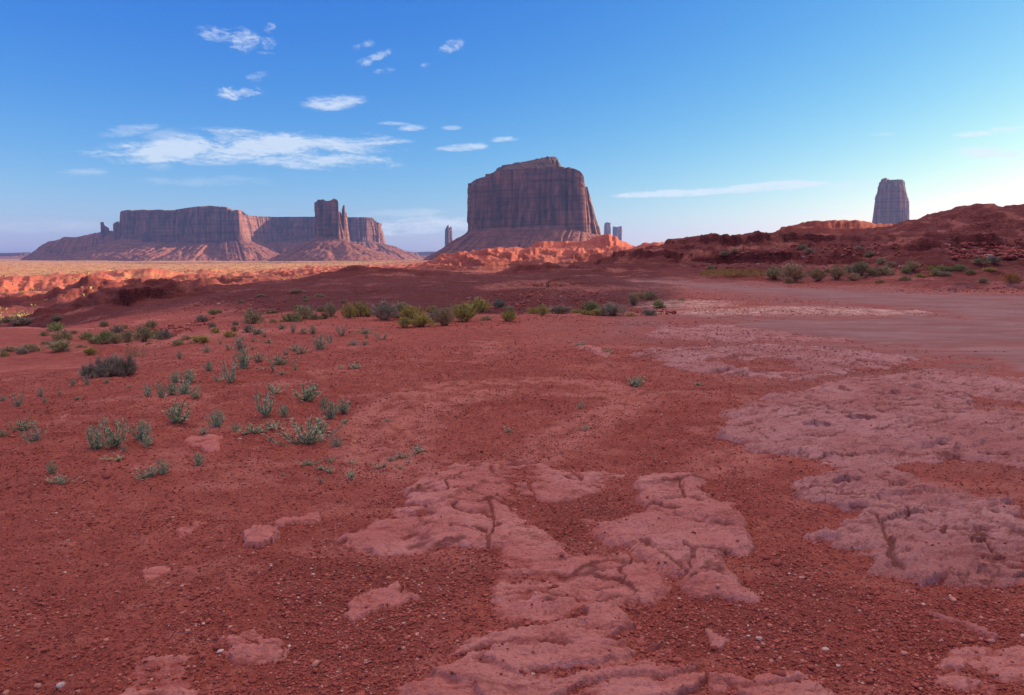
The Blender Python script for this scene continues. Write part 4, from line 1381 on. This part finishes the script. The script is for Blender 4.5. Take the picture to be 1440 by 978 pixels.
ROW = [(489, 448, 21, 17, 'yellow green', 0), (504, 446, 26, 18, 'yellow green', 0), (517, 446, 17, 10, 'yellow green', 1), (538, 451, 35, 21, 'dark grey', 1), (563, 438, 25, 11, 'sage green', 0), (557, 448, 12, 9, 'dark grey', 0), (577, 451, 33, 16, 'yellow green', 1), (568, 462, 19, 12, 'yellow green', 1), (591, 461, 31, 15, 'yellow green', 1), (607, 441, 21, 9, 'yellow green', 0), (612, 454, 27, 16, 'dark grey', 0), (624, 459, 25, 20, 'tan', 1), (652, 453, 35, 20, 'yellow green', 1), (628, 443, 21, 9, 'blue green', 0), (650, 434, 16, 6, 'blue green', 0), (673, 440, 33, 16, 'yellow green', 0), (702, 433, 19, 11, 'blue green', 0), (683, 451, 17, 6, 'pale', 2), (715, 453, 21, 12, 'yellow green', 1), (716, 443, 16, 10, 'pale', 1), (750, 442, 17, 9, 'yellow green', 0), (763, 444, 17, 13, 'yellow green', 0), (787, 442, 31, 10, 'dark grey', 1), (811, 441, 14, 6, 'yellow green', 2), (832, 438, 27, 11, 'green', 0), (823, 443, 15, 6, 'yellow green', 0), (841, 444, 23, 8, 'yellow green', 0), (863, 445, 33, 14, 'dark grey', 1), (888, 445, 12, 5, 'yellow green', 2), (915, 444, 19, 8, 'blue green', 0), (927, 434, 18, 9, 'green', 0), (892, 430, 15, 14, 'tan', 1), (915, 422, 17, 11, 'sage green', 0), (900, 420, 17, 7, 'tan', 1), (959, 423, 8, 3, 'green', 2)]
ROADSIDE = [(1092, 395, 25, 14, 'sage green', 1), (1118, 398, 33, 20, 'tan', 1), (1110, 399, 13, 8, 'tan', 0), (1153, 396, 21, 14, 'tan', 1), (1180, 394, 23, 14, 'tan', 1), (1195, 384, 16, 10, 'sage green', 0), (1203, 395, 19, 8, 'tan', 0), (1213, 389, 25, 14, 'sage green', 1), (1247, 388, 23, 11, 'sage green', 0), (1228, 389, 17, 8, 'sage green', 0), (1240, 371, 12, 8, 'sage green', 0), (1285, 384, 23, 11, 'tan', 1), (1276, 385, 14, 8, 'green', 0), (1318, 388, 14, 7, 'green', 0), (1333, 389, 15, 6, 'dark grey', 0), (1327, 381, 17, 6, 'green', 2), (1340, 382, 11, 6, 'green', 0), (1352, 382, 15, 8, 'green', 0), (1296, 391, 15, 6, 'yellow green', 2), (1275, 395, 15, 6, 'sage green', 2), (1240, 398, 13, 5, 'tan', 2), (1382, 375, 21, 7, 'sage green', 2), (1400, 373, 19, 7, 'blue green', 0), (1427, 399, 20, 13, 'golden', 0), (1385, 399, 13, 6, 'sage green', 0), (1395, 382, 17, 4, 'yellow green', 2), (1020, 366, 14, 6, 'dark grey', 2), (1034, 358, 10, 5, 'sage green', 0), (1130, 351, 13, 6, 'sage green', 0), (1140, 357, 14, 6, 'dark grey', 0), (1210, 352, 14, 5, 'dark grey', 2), (1225, 362, 12, 6, 'sage green', 0), (1255, 376, 12, 6, 'sage green', 0), (1310, 380, 12, 5, 'yellow green', 2), (1368, 386, 12, 5, 'green', 2), (1000, 380, 12, 5, 'sage green', 2), (1140, 388, 12, 6, 'sage green', 0), (1165, 384, 10, 5, 'tan', 0)]
# thistle-like young plants: column, row, width, height, pale?, variant
T_BACK = [(412, 469, 11, 15, 1), (427, 469, 15, 10, 1), (440, 470, 13, 13, 1), (397, 463, 13, 8, 1), (361, 470, 24, 12, 1), (481, 473, 19, 15, 1), (512, 470, 20, 9, 0), (515, 476, 8, 7, 1), (450, 493, 23, 21, 1), (464, 483, 14, 13, 1), (497, 486, 15, 9, 1), (512, 486, 12, 9, 1), (539, 478, 21, 14, 1), (413, 494, 17, 10, 1), (422, 499, 22, 14, 1), (395, 513, 28, 16, 0), (384, 524, 9, 13, 1), (372, 522, 14, 6, 1), (415, 521, 9, 10, 0), (403, 501, 10, 9, 1), (345, 519, 27, 28, 0), (363, 510, 19, 15, 1), (357, 493, 13, 8, 1), (340, 494, 17, 16, 1), (323, 493, 15, 11, 1), (292, 496, 15, 12, 1), (379, 483, 21, 8, 1), (357, 482, 9, 7, 1), (372, 475, 12, 9, 1), (342, 478, 15, 7, 1), (325, 539, 27, 32, 0), (306, 538, 18, 12, 0), (293, 522, 13, 13, 0), (395, 529, 13, 5, 0), (502, 518, 29, 7, 1), (478, 519, 9, 7, 0), (310, 484, 8, 8, 1), (335, 485, 9, 8, 1), (252, 505, 8, 12, 1)]
T_MID = [(227, 560, 19, 23, 0), (207, 558, 17, 19, 0), (240, 556, 15, 17, 0), (256, 556, 30, 21, 0), (276, 561, 21, 14, 0), (247, 539, 17, 16, 0), (268, 539, 24, 19, 0), (253, 596, 47, 31, 0), (304, 602, 23, 25, 0), (285, 611, 21, 11, 1), (122, 543, 11, 16, 1), (103, 545, 9, 11, 1), (150, 539, 9, 8, 1), (181, 548, 9, 4, 1)]
T_LEFT = [(161, 630, 46, 42, 0), (139, 631, 38, 42, 0), (198, 622, 28, 28, 0), (208, 629, 20, 17, 0), (174, 638, 9, 13, 1), (167, 648, 31, 9, 0), (210, 672, 32, 15, 0), (231, 668, 22, 23, 0), (278, 656, 17, 19, 0), (25, 573, 21, 19, 1), (5, 565, 10, 9, 1), (57, 558, 9, 14, 1), (63, 568, 9, 8, 1), (84, 556, 6, 9, 1), (5, 614, 13, 11, 0), (34, 604, 27, 18, 0), (49, 621, 27, 24, 1), (74, 667, 15, 17, 0), (86, 680, 26, 15, 0), (110, 562, 9, 4, 0)]
T_CLUMP = [(374, 587, 37, 39, 0), (399, 589, 21, 20, 0), (387, 555, 26, 15, 0), (430, 565, 44, 27, 0), (455, 574, 15, 19, 0), (464, 592, 23, 23, 0), (484, 582, 22, 19, 0), (430, 625, 60, 39, 0), (453, 610, 21, 23, 0), (358, 610, 37, 15, 0), (333, 609, 15, 15, 0), (383, 606, 23, 13, 0), (474, 628, 22, 16, 1), (485, 597, 9, 7, 0)]
T_LOW = [(435, 656, 21, 9, 0), (453, 661, 15, 7, 0), (466, 665, 17, 9, 0), (495, 674, 19, 10, 0), (453, 679, 14, 10, 1), (494, 654, 14, 7, 1), (464, 650, 15, 8, 0), (399, 670, 9, 5, 1), (536, 659, 22, 11, 1), (565, 643, 22, 11, 1), (590, 638, 25, 9, 1), (563, 659, 14, 7, 1), (545, 596, 13, 5, 1), (550, 650, 12, 7, 1), (576, 650, 12, 7, 1)]
T_OPEN = [(892, 544, 33, 14, 0), (983, 542, 16, 4, 0), (820, 603, 19, 8, 1), (714, 608, 18, 6, 1), (816, 575, 16, 10, 1), (922, 557, 9, 4, 0), (817, 487, 19, 5, 0), (855, 498, 13, 7, 0)]
ORD = 'first second third fourth fifth sixth seventh eighth ninth tenth eleventh twelfth thirteenth fourteenth fifteenth sixteenth seventeenth eighteenth nineteenth twentieth'.split()
ORD += ['twenty-' + o for o in ORD[:9]] + ['thirtieth'] + ['thirty-' + o for o in ORD[:9]]
OWN = {  # plants that stand out get words of their own
    (538, 451): 'largest dark grey bush in the shrub row, between yellow and green ones',
    (612, 454): 'purplish grey bush wedged between yellow-green shrubs left of the dark mound',
    (624, 459): 'wispy tan bush in front of the purplish grey one',
    (1427, 399): 'golden brown rounded bush above the road bank near the right edge',
    (1118, 398): 'biggest tan bush beside the far edge of the dirt road',
    (353, 456): 'round sage green bush alone on bare ground left of the shrub row',
    (892, 544): 'low blue-green plant alone on the open red soil in the centre',
    (430, 625): 'widest young green plant with many spiky stems, front of the central clump',
    (161, 630): 'tall young green plant in the middle of the front left clump',
    (139, 631): 'young green plant leaning left out of the front left clump',
    (253, 596): 'sprawling green plant behind the flat layered rock, bare stem at its foot',
    (325, 539): 'tall narrow green sprig behind the middle left patch of plants',
    (374, 587): 'dense tall green plant at the back of the central clump',
    (430, 565): 'green plant with two arms spread wide behind the central clump',
    (345, 519): 'tall pale sprig with a bright green foot in the back patch',
    (892, 430): 'upright straw-coloured tuft above the broken ledge right of the dark mound',
    (702, 433): 'small dark blue-green bush at the foot of the dark mound scarp',
    (673, 440): 'yellow-tipped bush at the left foot of the dark mound',
}


def label_set(items, noun, where, colour):
    """a label per plant: colour, rank from the left among those of its colour, and where it grows"""
    out = {}
    kinds = {}
    for it in items:
        if (it[0], it[1]) not in OWN:
            kinds.setdefault(colour(it), []).append(it)
    for k, lst in kinds.items():
        lst.sort(key=lambda i: i[0])
        for i, it in enumerate(lst):
            if len(lst) == 1:
                out[(it[0], it[1])] = f'only {k} {noun} {where}'
            else:
                out[(it[0], it[1])] = f'{ORD[i]} {k} {noun} from the left {where}'
    for it in items:
        if (it[0], it[1]) in OWN:
            out[(it[0], it[1])] = OWN[(it[0], it[1])]
    return out


def build_shrubs():
    hab = ['round', 'broom', 'flat']
    for items, where, grp in ((WASH, 'in the wash at the far left', 'shrubs in the left wash'), (RIM, 'between left wash and shrub row', 'shrubs on the rim left of the shrub row'), (ROW, 'in the row below the dark mound', 'shrubs in the row below the dark mound'), (ROADSIDE, 'on the slope beyond the road', 'shrubs on the slope beyond the road')):
        lab = label_set(items, 'shrub', where, lambda i: i[4])
        pts = hit([(i[0], i[1]) for i in items])
        for n, (it, p) in enumerate(zip(items, pts)):
            u, v, wpx, hpx, colr, hb = it
            k = p[1] / F * 1.25
            wd, hg = wpx * k, hpx * k * 1.05
            key = (colr, hb, n % 3)
            plant('shrub', key, SHRUB_GEO[hab[hb]][n % 3], (M_TWIG, LEAF[colr]), ('branches', 'foliage'), (p[0], p[1] + wd * .25, h([p[0]], [p[1] + wd * .25])[0] - .01), random.uniform(0, 6.28), wd, hg, lab[(u, v)], 'shrub', grp)
    # the big weathered bush at the left edge of the soil, several crowns grown together
    p = hit([(146, 532)])[0]
    k = p[1] / F
    root = empty('shrub', tuple(p), 0)
    tag(root, 'big dark grey weathered bush at the left edge of the red soil', 'shrub')
    for dx, dy, s, hh in ((-24, .05, 30, 20), (-8, .15, 36, 27), (10, .1, 36, 30), (24, .2, 30, 27), (0, -.02, 30, 18)):
        g = SHRUB_GEO['broom'][abs(dx) % 3]
        for nm, V, m in (('branches', g[0], M_TWIG), ('foliage', g[1], LEAF['dark grey'])):
            o = bpy.data.objects.new(nm, proto_mesh(nm, V * np.array([s * k, s * k, hh * k * 1.1]) + np.array([dx * k, dy, -.02]), m))
            COL.objects.link(o)
            o.parent = root
    # dry grass tuft behind it
    p = hit([(189, 502)])[0]
    th = rng.uniform(0, 6.28, 160)
    dv = unit(np.stack([np.cos(th) * .3, np.sin(th) * .3, np.ones(160)], 1) + rng.normal(size=(160, 3)) * .12)
    b0 = np.stack([rng.normal(size=160) * .11, rng.normal(size=160) * .06, np.full(160, -.01)], 1)
    V = blades(b0, dv, rng.uniform(.10, .24, 160), np.full(160, .006), .3)
    o = bpy.data.objects.new('dry_grass', proto_mesh('dry_grass', V, M_STRAW))
    COL.objects.link(o)
    o.location = p
    tag(o, 'upright tuft of straw-coloured dry grass behind the big dark grey bush', 'dry grass')


def build_thistles():
    for items, where, grp in ((T_BACK, 'in the back patch below the shrubs', 'sprigs in the back patch'), (T_MID, 'in the middle left patch', 'plants in the middle left patch'), (T_LEFT, 'in the left foreground', 'plants in the left foreground'), (T_CLUMP, 'in the central clump', 'plants in the central clump'), (T_LOW, 'on the soil behind the slab lobe', 'low sprigs behind the slab lobe'), (T_OPEN, 'on the open soil at centre', 'sprigs on the open soil')):
        lab = label_set(items, 'young plant', where, lambda i: ('small ' if i[2] < 14 else 'large ' if i[2] > 24 else '') + ('pale' if i[4] else 'green'))
        pts = hit([(i[0], i[1]) for i in items])
        for n, (it, p) in enumerate(zip(items, pts)):
            u, v, wpx, hpx, pale = it
            k = p[1] / F
            g = (n * 5 + int(u)) % 6
            if hpx > wpx * .9:
                g = (2, 0, 4)[n % 3]
            elif hpx < wpx * .6:
                g = (3, 1, 5)[n % 3]
            plant('thistle_plant', ('t', g, pale), THISTLE_GEO[g], (M_STEM, M_THIST2 if pale else M_THIST), ('stem', 'leaves'), tuple(p), random.uniform(0, 6.28), wpx * k * 1.3, hpx * k * 1.18, lab[(u, v)], 'plant', grp)


def build_twigs():
    tw = [([(647, 573), (660, 572)], 'pale twig lying flat left of the twig litter', .004), ([(192, 742), (206, 729)], 'thin straw stalk standing out of the left foreground soil', .003), ([(197, 829), (207, 818)], 'short grey twig beside the worn orange rock patch', .004), ([(643, 559), (652, 556)], 'bent pale twig at the left of the twig litter', .004), ([(655, 566), (672, 557)], 'longest pale stick crossing the twig litter', .005), ([(664, 562), (685, 563)], 'pale stick at the right of the twig litter', .004), ([(668, 557), (676, 566)], 'short dark stick across the twig litter', .004), ([(668, 487), (690, 494)], 'pale forked twig below the shrub row', .006), ([(231, 572), (247, 569)], 'white bare stick beside the sprawling green plant', .006), ([(276, 545), (289, 547)], 'thin pale stick right of the middle left patch', .005)]
    for px, lab, r in tw:
        a, c = hit(px)
        up = .10 if 'standing' in lab else .012
        n = 7
        P = np.array([a + (c - a) * t + np.array([.012 * math.sin(5 * t + a[0]), .01 * math.sin(7 * t), r + up * t * (1 if up > .05 else math.sin(3.1 * t))]) for t in np.linspace(0, 1, n)])
        V = []
        for i, q in enumerate(P):
            rr = r * (1 - .5 * i / n)
            V += [q + np.array([math.cos(t) * rr * .5, math.sin(t) * rr, math.cos(t + 1.2) * rr]) for t in np.arange(5) * 1.2566]
        V = np.array(V) - a
        Fq = [[i * 5 + j, i * 5 + (j + 1) % 5, (i + 1) * 5 + (j + 1) % 5, (i + 1) * 5 + j] for i in range(n - 1) for j in range(5)]
        o = mesh_obj('dry_twig', V, Fq, M_STRAW)
        o.location = a
        tag(o, lab, 'twig')


def stones_geo(n, seed):
    """n irregular little stones of unit size: (n, 14, 3) vertices and 24 shared triangles"""
    r = np.random.default_rng(seed)
    C = np.array([(x, y, z) for x in (-1, 1) for y in (-1, 1) for z in (-1, 1)], float) / 1.45
    A = np.array([(1, 0, 0), (-1, 0, 0), (0, 1, 0), (0, -1, 0), (0, 0, 1), (0, 0, -1)], float)
    B = np.concatenate([C, A])
    tri = []
    ci = {tuple(np.sign(c).astype(int)): i for i, c in enumerate(C)}
    for k, a in enumerate(A):
        ax = int(np.argmax(np.abs(a)))
        o = [i for i in range(3) if i != ax]
        loop = []
        for s, t in ((-1, -1), (1, -1), (1, 1), (-1, 1)):
            key = [0, 0, 0]
            key[ax], key[o[0]], key[o[1]] = int(a[ax]), s, t
            loop.append(ci[tuple(key)])
        for i in range(4):
            x = [8 + k, loop[i], loop[(i + 1) % 4]]
            V = B[x]
            if np.dot(np.cross(V[1] - V[0], V[2] - V[0]), V.mean(0)) < 0:
                x = [x[0], x[2], x[1]]
            tri.append(x)
    V = B[None] * r.uniform(.68, 1.12, (n, 14, 1)) * r.uniform(.6, 1.2, (n, 1, 3)) * np.array([1, 1, .62])
    t = r.uniform(0, 6.28, n)
    cs, sn = np.cos(t)[:, None], np.sin(t)[:, None]
    V = np.stack([V[..., 0] * cs - V[..., 1] * sn, V[..., 0] * sn + V[..., 1] * cs, V[..., 2]], -1)
    return V, np.array(tri)


def stone_mat():
    m, w, b = new_mat('loose_stone')
    rnd = w.n('ShaderNodeNewGeometry').outputs['Random Per Island']
    p = wpos(w)
    c = w.mix(rnd, (.20, .045, .035), (.46, .13, .095))
    c = w.mix(w.ramp(rnd, .90, .93), c, (.50, .24, .18))
    c = w.mix(w.ramp(rnd, .990, .992), c, (.62, .46, .38))
    c = w.mix(w.math('MULTIPLY', w.ramp(w.noise(p, 90, 3, .6), .5, .3), .4), c, (.15, .035, .028))
    w.set(b.inputs['Base Color'], c)
    b.inputs['Roughness'].default_value = .9
    b.inputs['Specular IOR Level'].default_value = .25
    return m


M_STONE = stone_mat()


def scatter(name, xy, size, seed, mat, sink=.25):
    V, tri = stones_geo(len(xy), seed)
    z = h(xy[:, 0], xy[:, 1]) + np.maximum(slab_top(xy[:, 0], xy[:, 1]), 0)
    V = V * size[:, None, None] + np.concatenate([xy, (z + size * sink)[:, None]], 1)[:, None, :]
    Fq = (tri[None] + (np.arange(len(xy)) * 14)[:, None, None]).reshape(-1, 3)
    o = mesh_obj(name, V.reshape(-1, 3), Fq, mat, smooth=False)
    return tag(o, kind='stuff')


GRAVEL = ([(380, 800), (470, 788), (560, 800), (690, 800), (640, 840), (600, 900), (540, 960), (430, 960), (400, 860)], [(1085, 775), (1130, 775), (1200, 830), (1150, 900), (1330, 1000), (1170, 970), (1060, 938), (930, 890), (960, 840), (1060, 840)], [(750, 700), (860, 688), (900, 720), (820, 760), (870, 770), (800, 790)], [(1200, 830), (1440, 850), (1440, 980), (1250, 980)])


def build_gravel():
    r = np.random.default_rng(9)
    n = 250000
    d = 2.2 * (13 / 2.2) ** r.uniform(0, 1, n) ** 1.15
    a = R(38) * r.uniform(-1, 1, n)
    xy = np.stack([d * np.sin(a), d * np.cos(a)], 1)
    dens = .30 + .5 * sstep(.0, .7, fbm(xy[:, 0] / .8, xy[:, 1] / .6, 4, 91))
    for q in GRAVEL:
        dens = np.maximum(dens, .95 * sstep(-.2, .1, sdist(poly(q), xy[:, 0], xy[:, 1])))
    st = slab_top(xy[:, 0], xy[:, 1])
    dens = dens * np.where(st > .004, .03, 1.0) + .3 * ((st > -.012) & (st < .004))
    sd = sdist(ROAD, xy[:, 0], xy[:, 1])
    dens = np.where(sd > 0, dens * .3, dens)
    k = r.uniform(0, 1, n) < dens
    xy, d = xy[k], d[k]
    m = len(xy)
    size = .0022 + .0065 * r.uniform(0, 1, m) ** 4 + .0004 * d
    big = r.uniform(0, 1, m) > .992
    size = np.where(big, size + r.uniform(.003, .011, m), size)
    # coarser lag further off, out to the road
    n2 = 30000
    d2 = 11 * (45 / 11) ** r.uniform(0, 1, n2) ** .9
    a2 = np.radians(r.uniform(-30, 38, n2))
    q2 = np.stack([d2 * np.sin(a2), d2 * np.cos(a2)], 1)
    k2 = r.uniform(0, 1, n2) < .25 + .75 * sstep(-.1, .6, fbm(q2[:, 0] / 3, q2[:, 1] / 3, 4, 95))
    q2, d2 = q2[k2], d2[k2]
    s2 = .004 + .00075 * d2 * r.uniform(.4, 1.0, len(d2)) + .012 * r.uniform(0, 1, len(d2)) ** 8
    scatter('gravel', np.concatenate([xy, q2]), np.concatenate([size, s2]), 17, M_STONE)
    # coarse rubble under the ledges
    XY, SZ = [], []
    for P, cnt, s0, s1 in (([(640, 425), (690, 412), (760, 408), (850, 412), (890, 425), (880, 438), (760, 436), (660, 437)], 900, .03, .16), ([(880, 436), (935, 432), (950, 442), (890, 444)], 120, .03, .14), ([(1330, 346), (1440, 340), (1440, 366), (1340, 364)], 500, .15, .7), ([(1110, 345), (1230, 343), (1240, 360), (1130, 362)], 260, .12, .45), ([(170, 462), (240, 458), (300, 446), (300, 455), (240, 475), (180, 476)], 260, .03, .14), ([(235, 425), (330, 415), (420, 425), (400, 440), (260, 440)], 300, .03, .15), ([(1215, 375), (1300, 372), (1310, 384), (1230, 384)], 160, .08, .3), ([(1255, 408), (1440, 404), (1440, 413), (1270, 409)], 300, .02, .09), ([(960, 366), (1230, 366), (1230, 378), (960, 378)], 250, .08, .3), ([(940, 345), (1100, 338), (1300, 345), (1300, 362), (960, 362)], 600, .08, .42), ([(1310, 305), (1380, 298), (1440, 300), (1440, 330), (1300, 332)], 260, .12, .5)):
        P = np.array(P, float)
        lo, hi = P.min(0), P.max(0)
        q = r.uniform(lo, hi, (cnt * 2, 2))
        q = q[sdist(P, q[:, 0], q[:, 1]) > 0][:cnt]
        pts = hit(q)
        XY.append(pts[:, :2])
        SZ.append(s0 * (s1 / s0) ** r.uniform(0, 1, len(q)) ** 1.8 * .6)
    scatter('rubble', np.concatenate(XY), np.concatenate(SZ), 23, M_STONE, .2)
    # stones one can pick out
    for (u, v, s, pale, lab) in ((86, 968, 13, 2, 'smooth grey stone at the bottom left corner, right of a paler one'), (53, 965, 12, 1, 'pale pink oval stone at the bottom left corner'), (790, 790, 9, 0, 'dark stone in the gravel hollow of the middle slab'), (1009, 836, 8, 1, 'small pale stone at the gravel edge below the ribbed slab'), (1093, 797, 14, 0, 'rounded dark stone beside the tip of the ribbed slab'), (1075, 786, 13, 0, 'largest dark stone in the gravel strip right of the ribbed slab'), (1127, 814, 9, 1, 'pale stone in the gravel strip right of the ribbed slab'), (1040, 854, 9, 1, 'pale stone in the wide gravel hollow at lower right'), (1095, 960, 18, 0, 'dark stone lying on the big slab near the bottom edge'), (1033, 913, 10, 0, 'dark stone beside the tilted rock chip'), (444, 937, 14, 1, 'reddish stone right of the bottom left slabs'), (1340, 846, 13, 1, 'small pink stone under the edge of the right ledge'), (1222, 960, 16, 0, 'dark stone among the gravel near the lower right'), (232, 558, 7, 2, 'white pebble at the foot of the middle left plants'), (800, 483, 4, 2, 'tiny white stone on the open soil below the shrub row'), (463, 609, 6, 2, 'white pebble right of the central clump'), (150, 672, 16, 0, 'low red rock in the soil of the left foreground')):
        p = hit([(u, v)])[0]
        z = p[2] + max(0, slab_top(p[0:1], p[1:2])[0])
        V, tri = stones_geo(1, int(u))
        sz = s * p[1] / F * .62
        bm = V[0] * sz
        me = mesh_obj('stone', bm, tri, (M_STONE, M_PINK, M_GREY)[pale], smooth=True)
        sub = me.modifiers.new('round', 'SUBSURF')
        sub.levels = sub.render_levels = 2
        me.location = (p[0], p[1], z + sz * .28)
        tag(me, lab, 'stone')


def plain_stone(name, c):
    m, w, b = new_mat(name)
    n = w.noise(wpos(w), 70, 5, .65)
    w.set(b.inputs['Base Color'], w.mix(w.ramp(n, .3, .7), tuple(x * .65 for x in c), tuple(x * 1.2 for x in c)))
    b.inputs['Roughness'].default_value = .85
    return m


M_PINK = plain_stone('pink_stone', (.55, .24, .18))
M_GREY = plain_stone('grey_stone', (.48, .40, .36))


def build_scrub():
    """the far plain's cover of grass tufts and low brush, past counting"""
    r = np.random.default_rng(77)
    n = 26000
    d = 150 * (3600 / 150) ** (r.uniform(0, 1, n) ** .8)
    a = np.radians(r.uniform(-40, 10, n))
    x, y = d * np.sin(a), d * np.cos(a)
    z = h(x, y, fine=False)
    patchy = fbm(x / 60, y / 60, 3, 93)
    ok = (z < -6) & (r.uniform(0, 1, n) < .25 + .75 * sstep(-.2, .5, patchy))
    x, y, z, d = x[ok], y[ok], z[ok], d[ok]
    m = len(x)
    k = 9
    s = (.35 + .9 * r.uniform(0, 1, m) ** 2) * (1 + d / 1800)
    c = np.stack([x, y, z], 1)
    base_ = np.repeat(c, k, 0) + r.normal(size=(m * k, 3)) * np.array([.35, .35, .0]) * np.repeat(s, k)[:, None]
    dv = unit(r.normal(size=(m * k, 3)) * np.array([.7, .7, .2]) + np.array([0, 0, .75]))
    global rng
    rng = r
    V = blades(base_, dv, np.repeat(s, k) * r.uniform(.4, .9, m * k), np.repeat(s, k) * r.uniform(.25, .55, m * k), .4)
    o = mesh_obj('scrub', V, quads(V), leaf_mat('plain_scrub', (.13, .12, .045), (.34, .27, .12), .05), smooth=False)
    tag(o, kind='stuff')
    # yellow grass by the road
    q = r.uniform((985, 379), (1085, 389), (500, 2))
    q = q[np.abs((q[:, 0] - 1030) / 50) ** 2 + np.abs((q[:, 1] - 385) / 5) ** 2 < 1]
    p = hit(q)
    k = 10
    b0 = np.repeat(p, k, 0) + r.normal(size=(len(p) * k, 3)) * np.array([.12, .12, 0])
    dv = unit(r.normal(size=(len(b0), 3)) * .4 + np.array([0, 0, .8]))
    V = blades(b0, dv, r.uniform(.1, .25, len(b0)), r.uniform(.02, .04, len(b0)), .3)
    o = mesh_obj('grass', V, quads(V), LEAF['golden'], smooth=False)
    tag(o, kind='stuff')


random.seed(5)
build_shrubs()
build_thistles()
build_twigs()
build_gravel()
build_scrub()
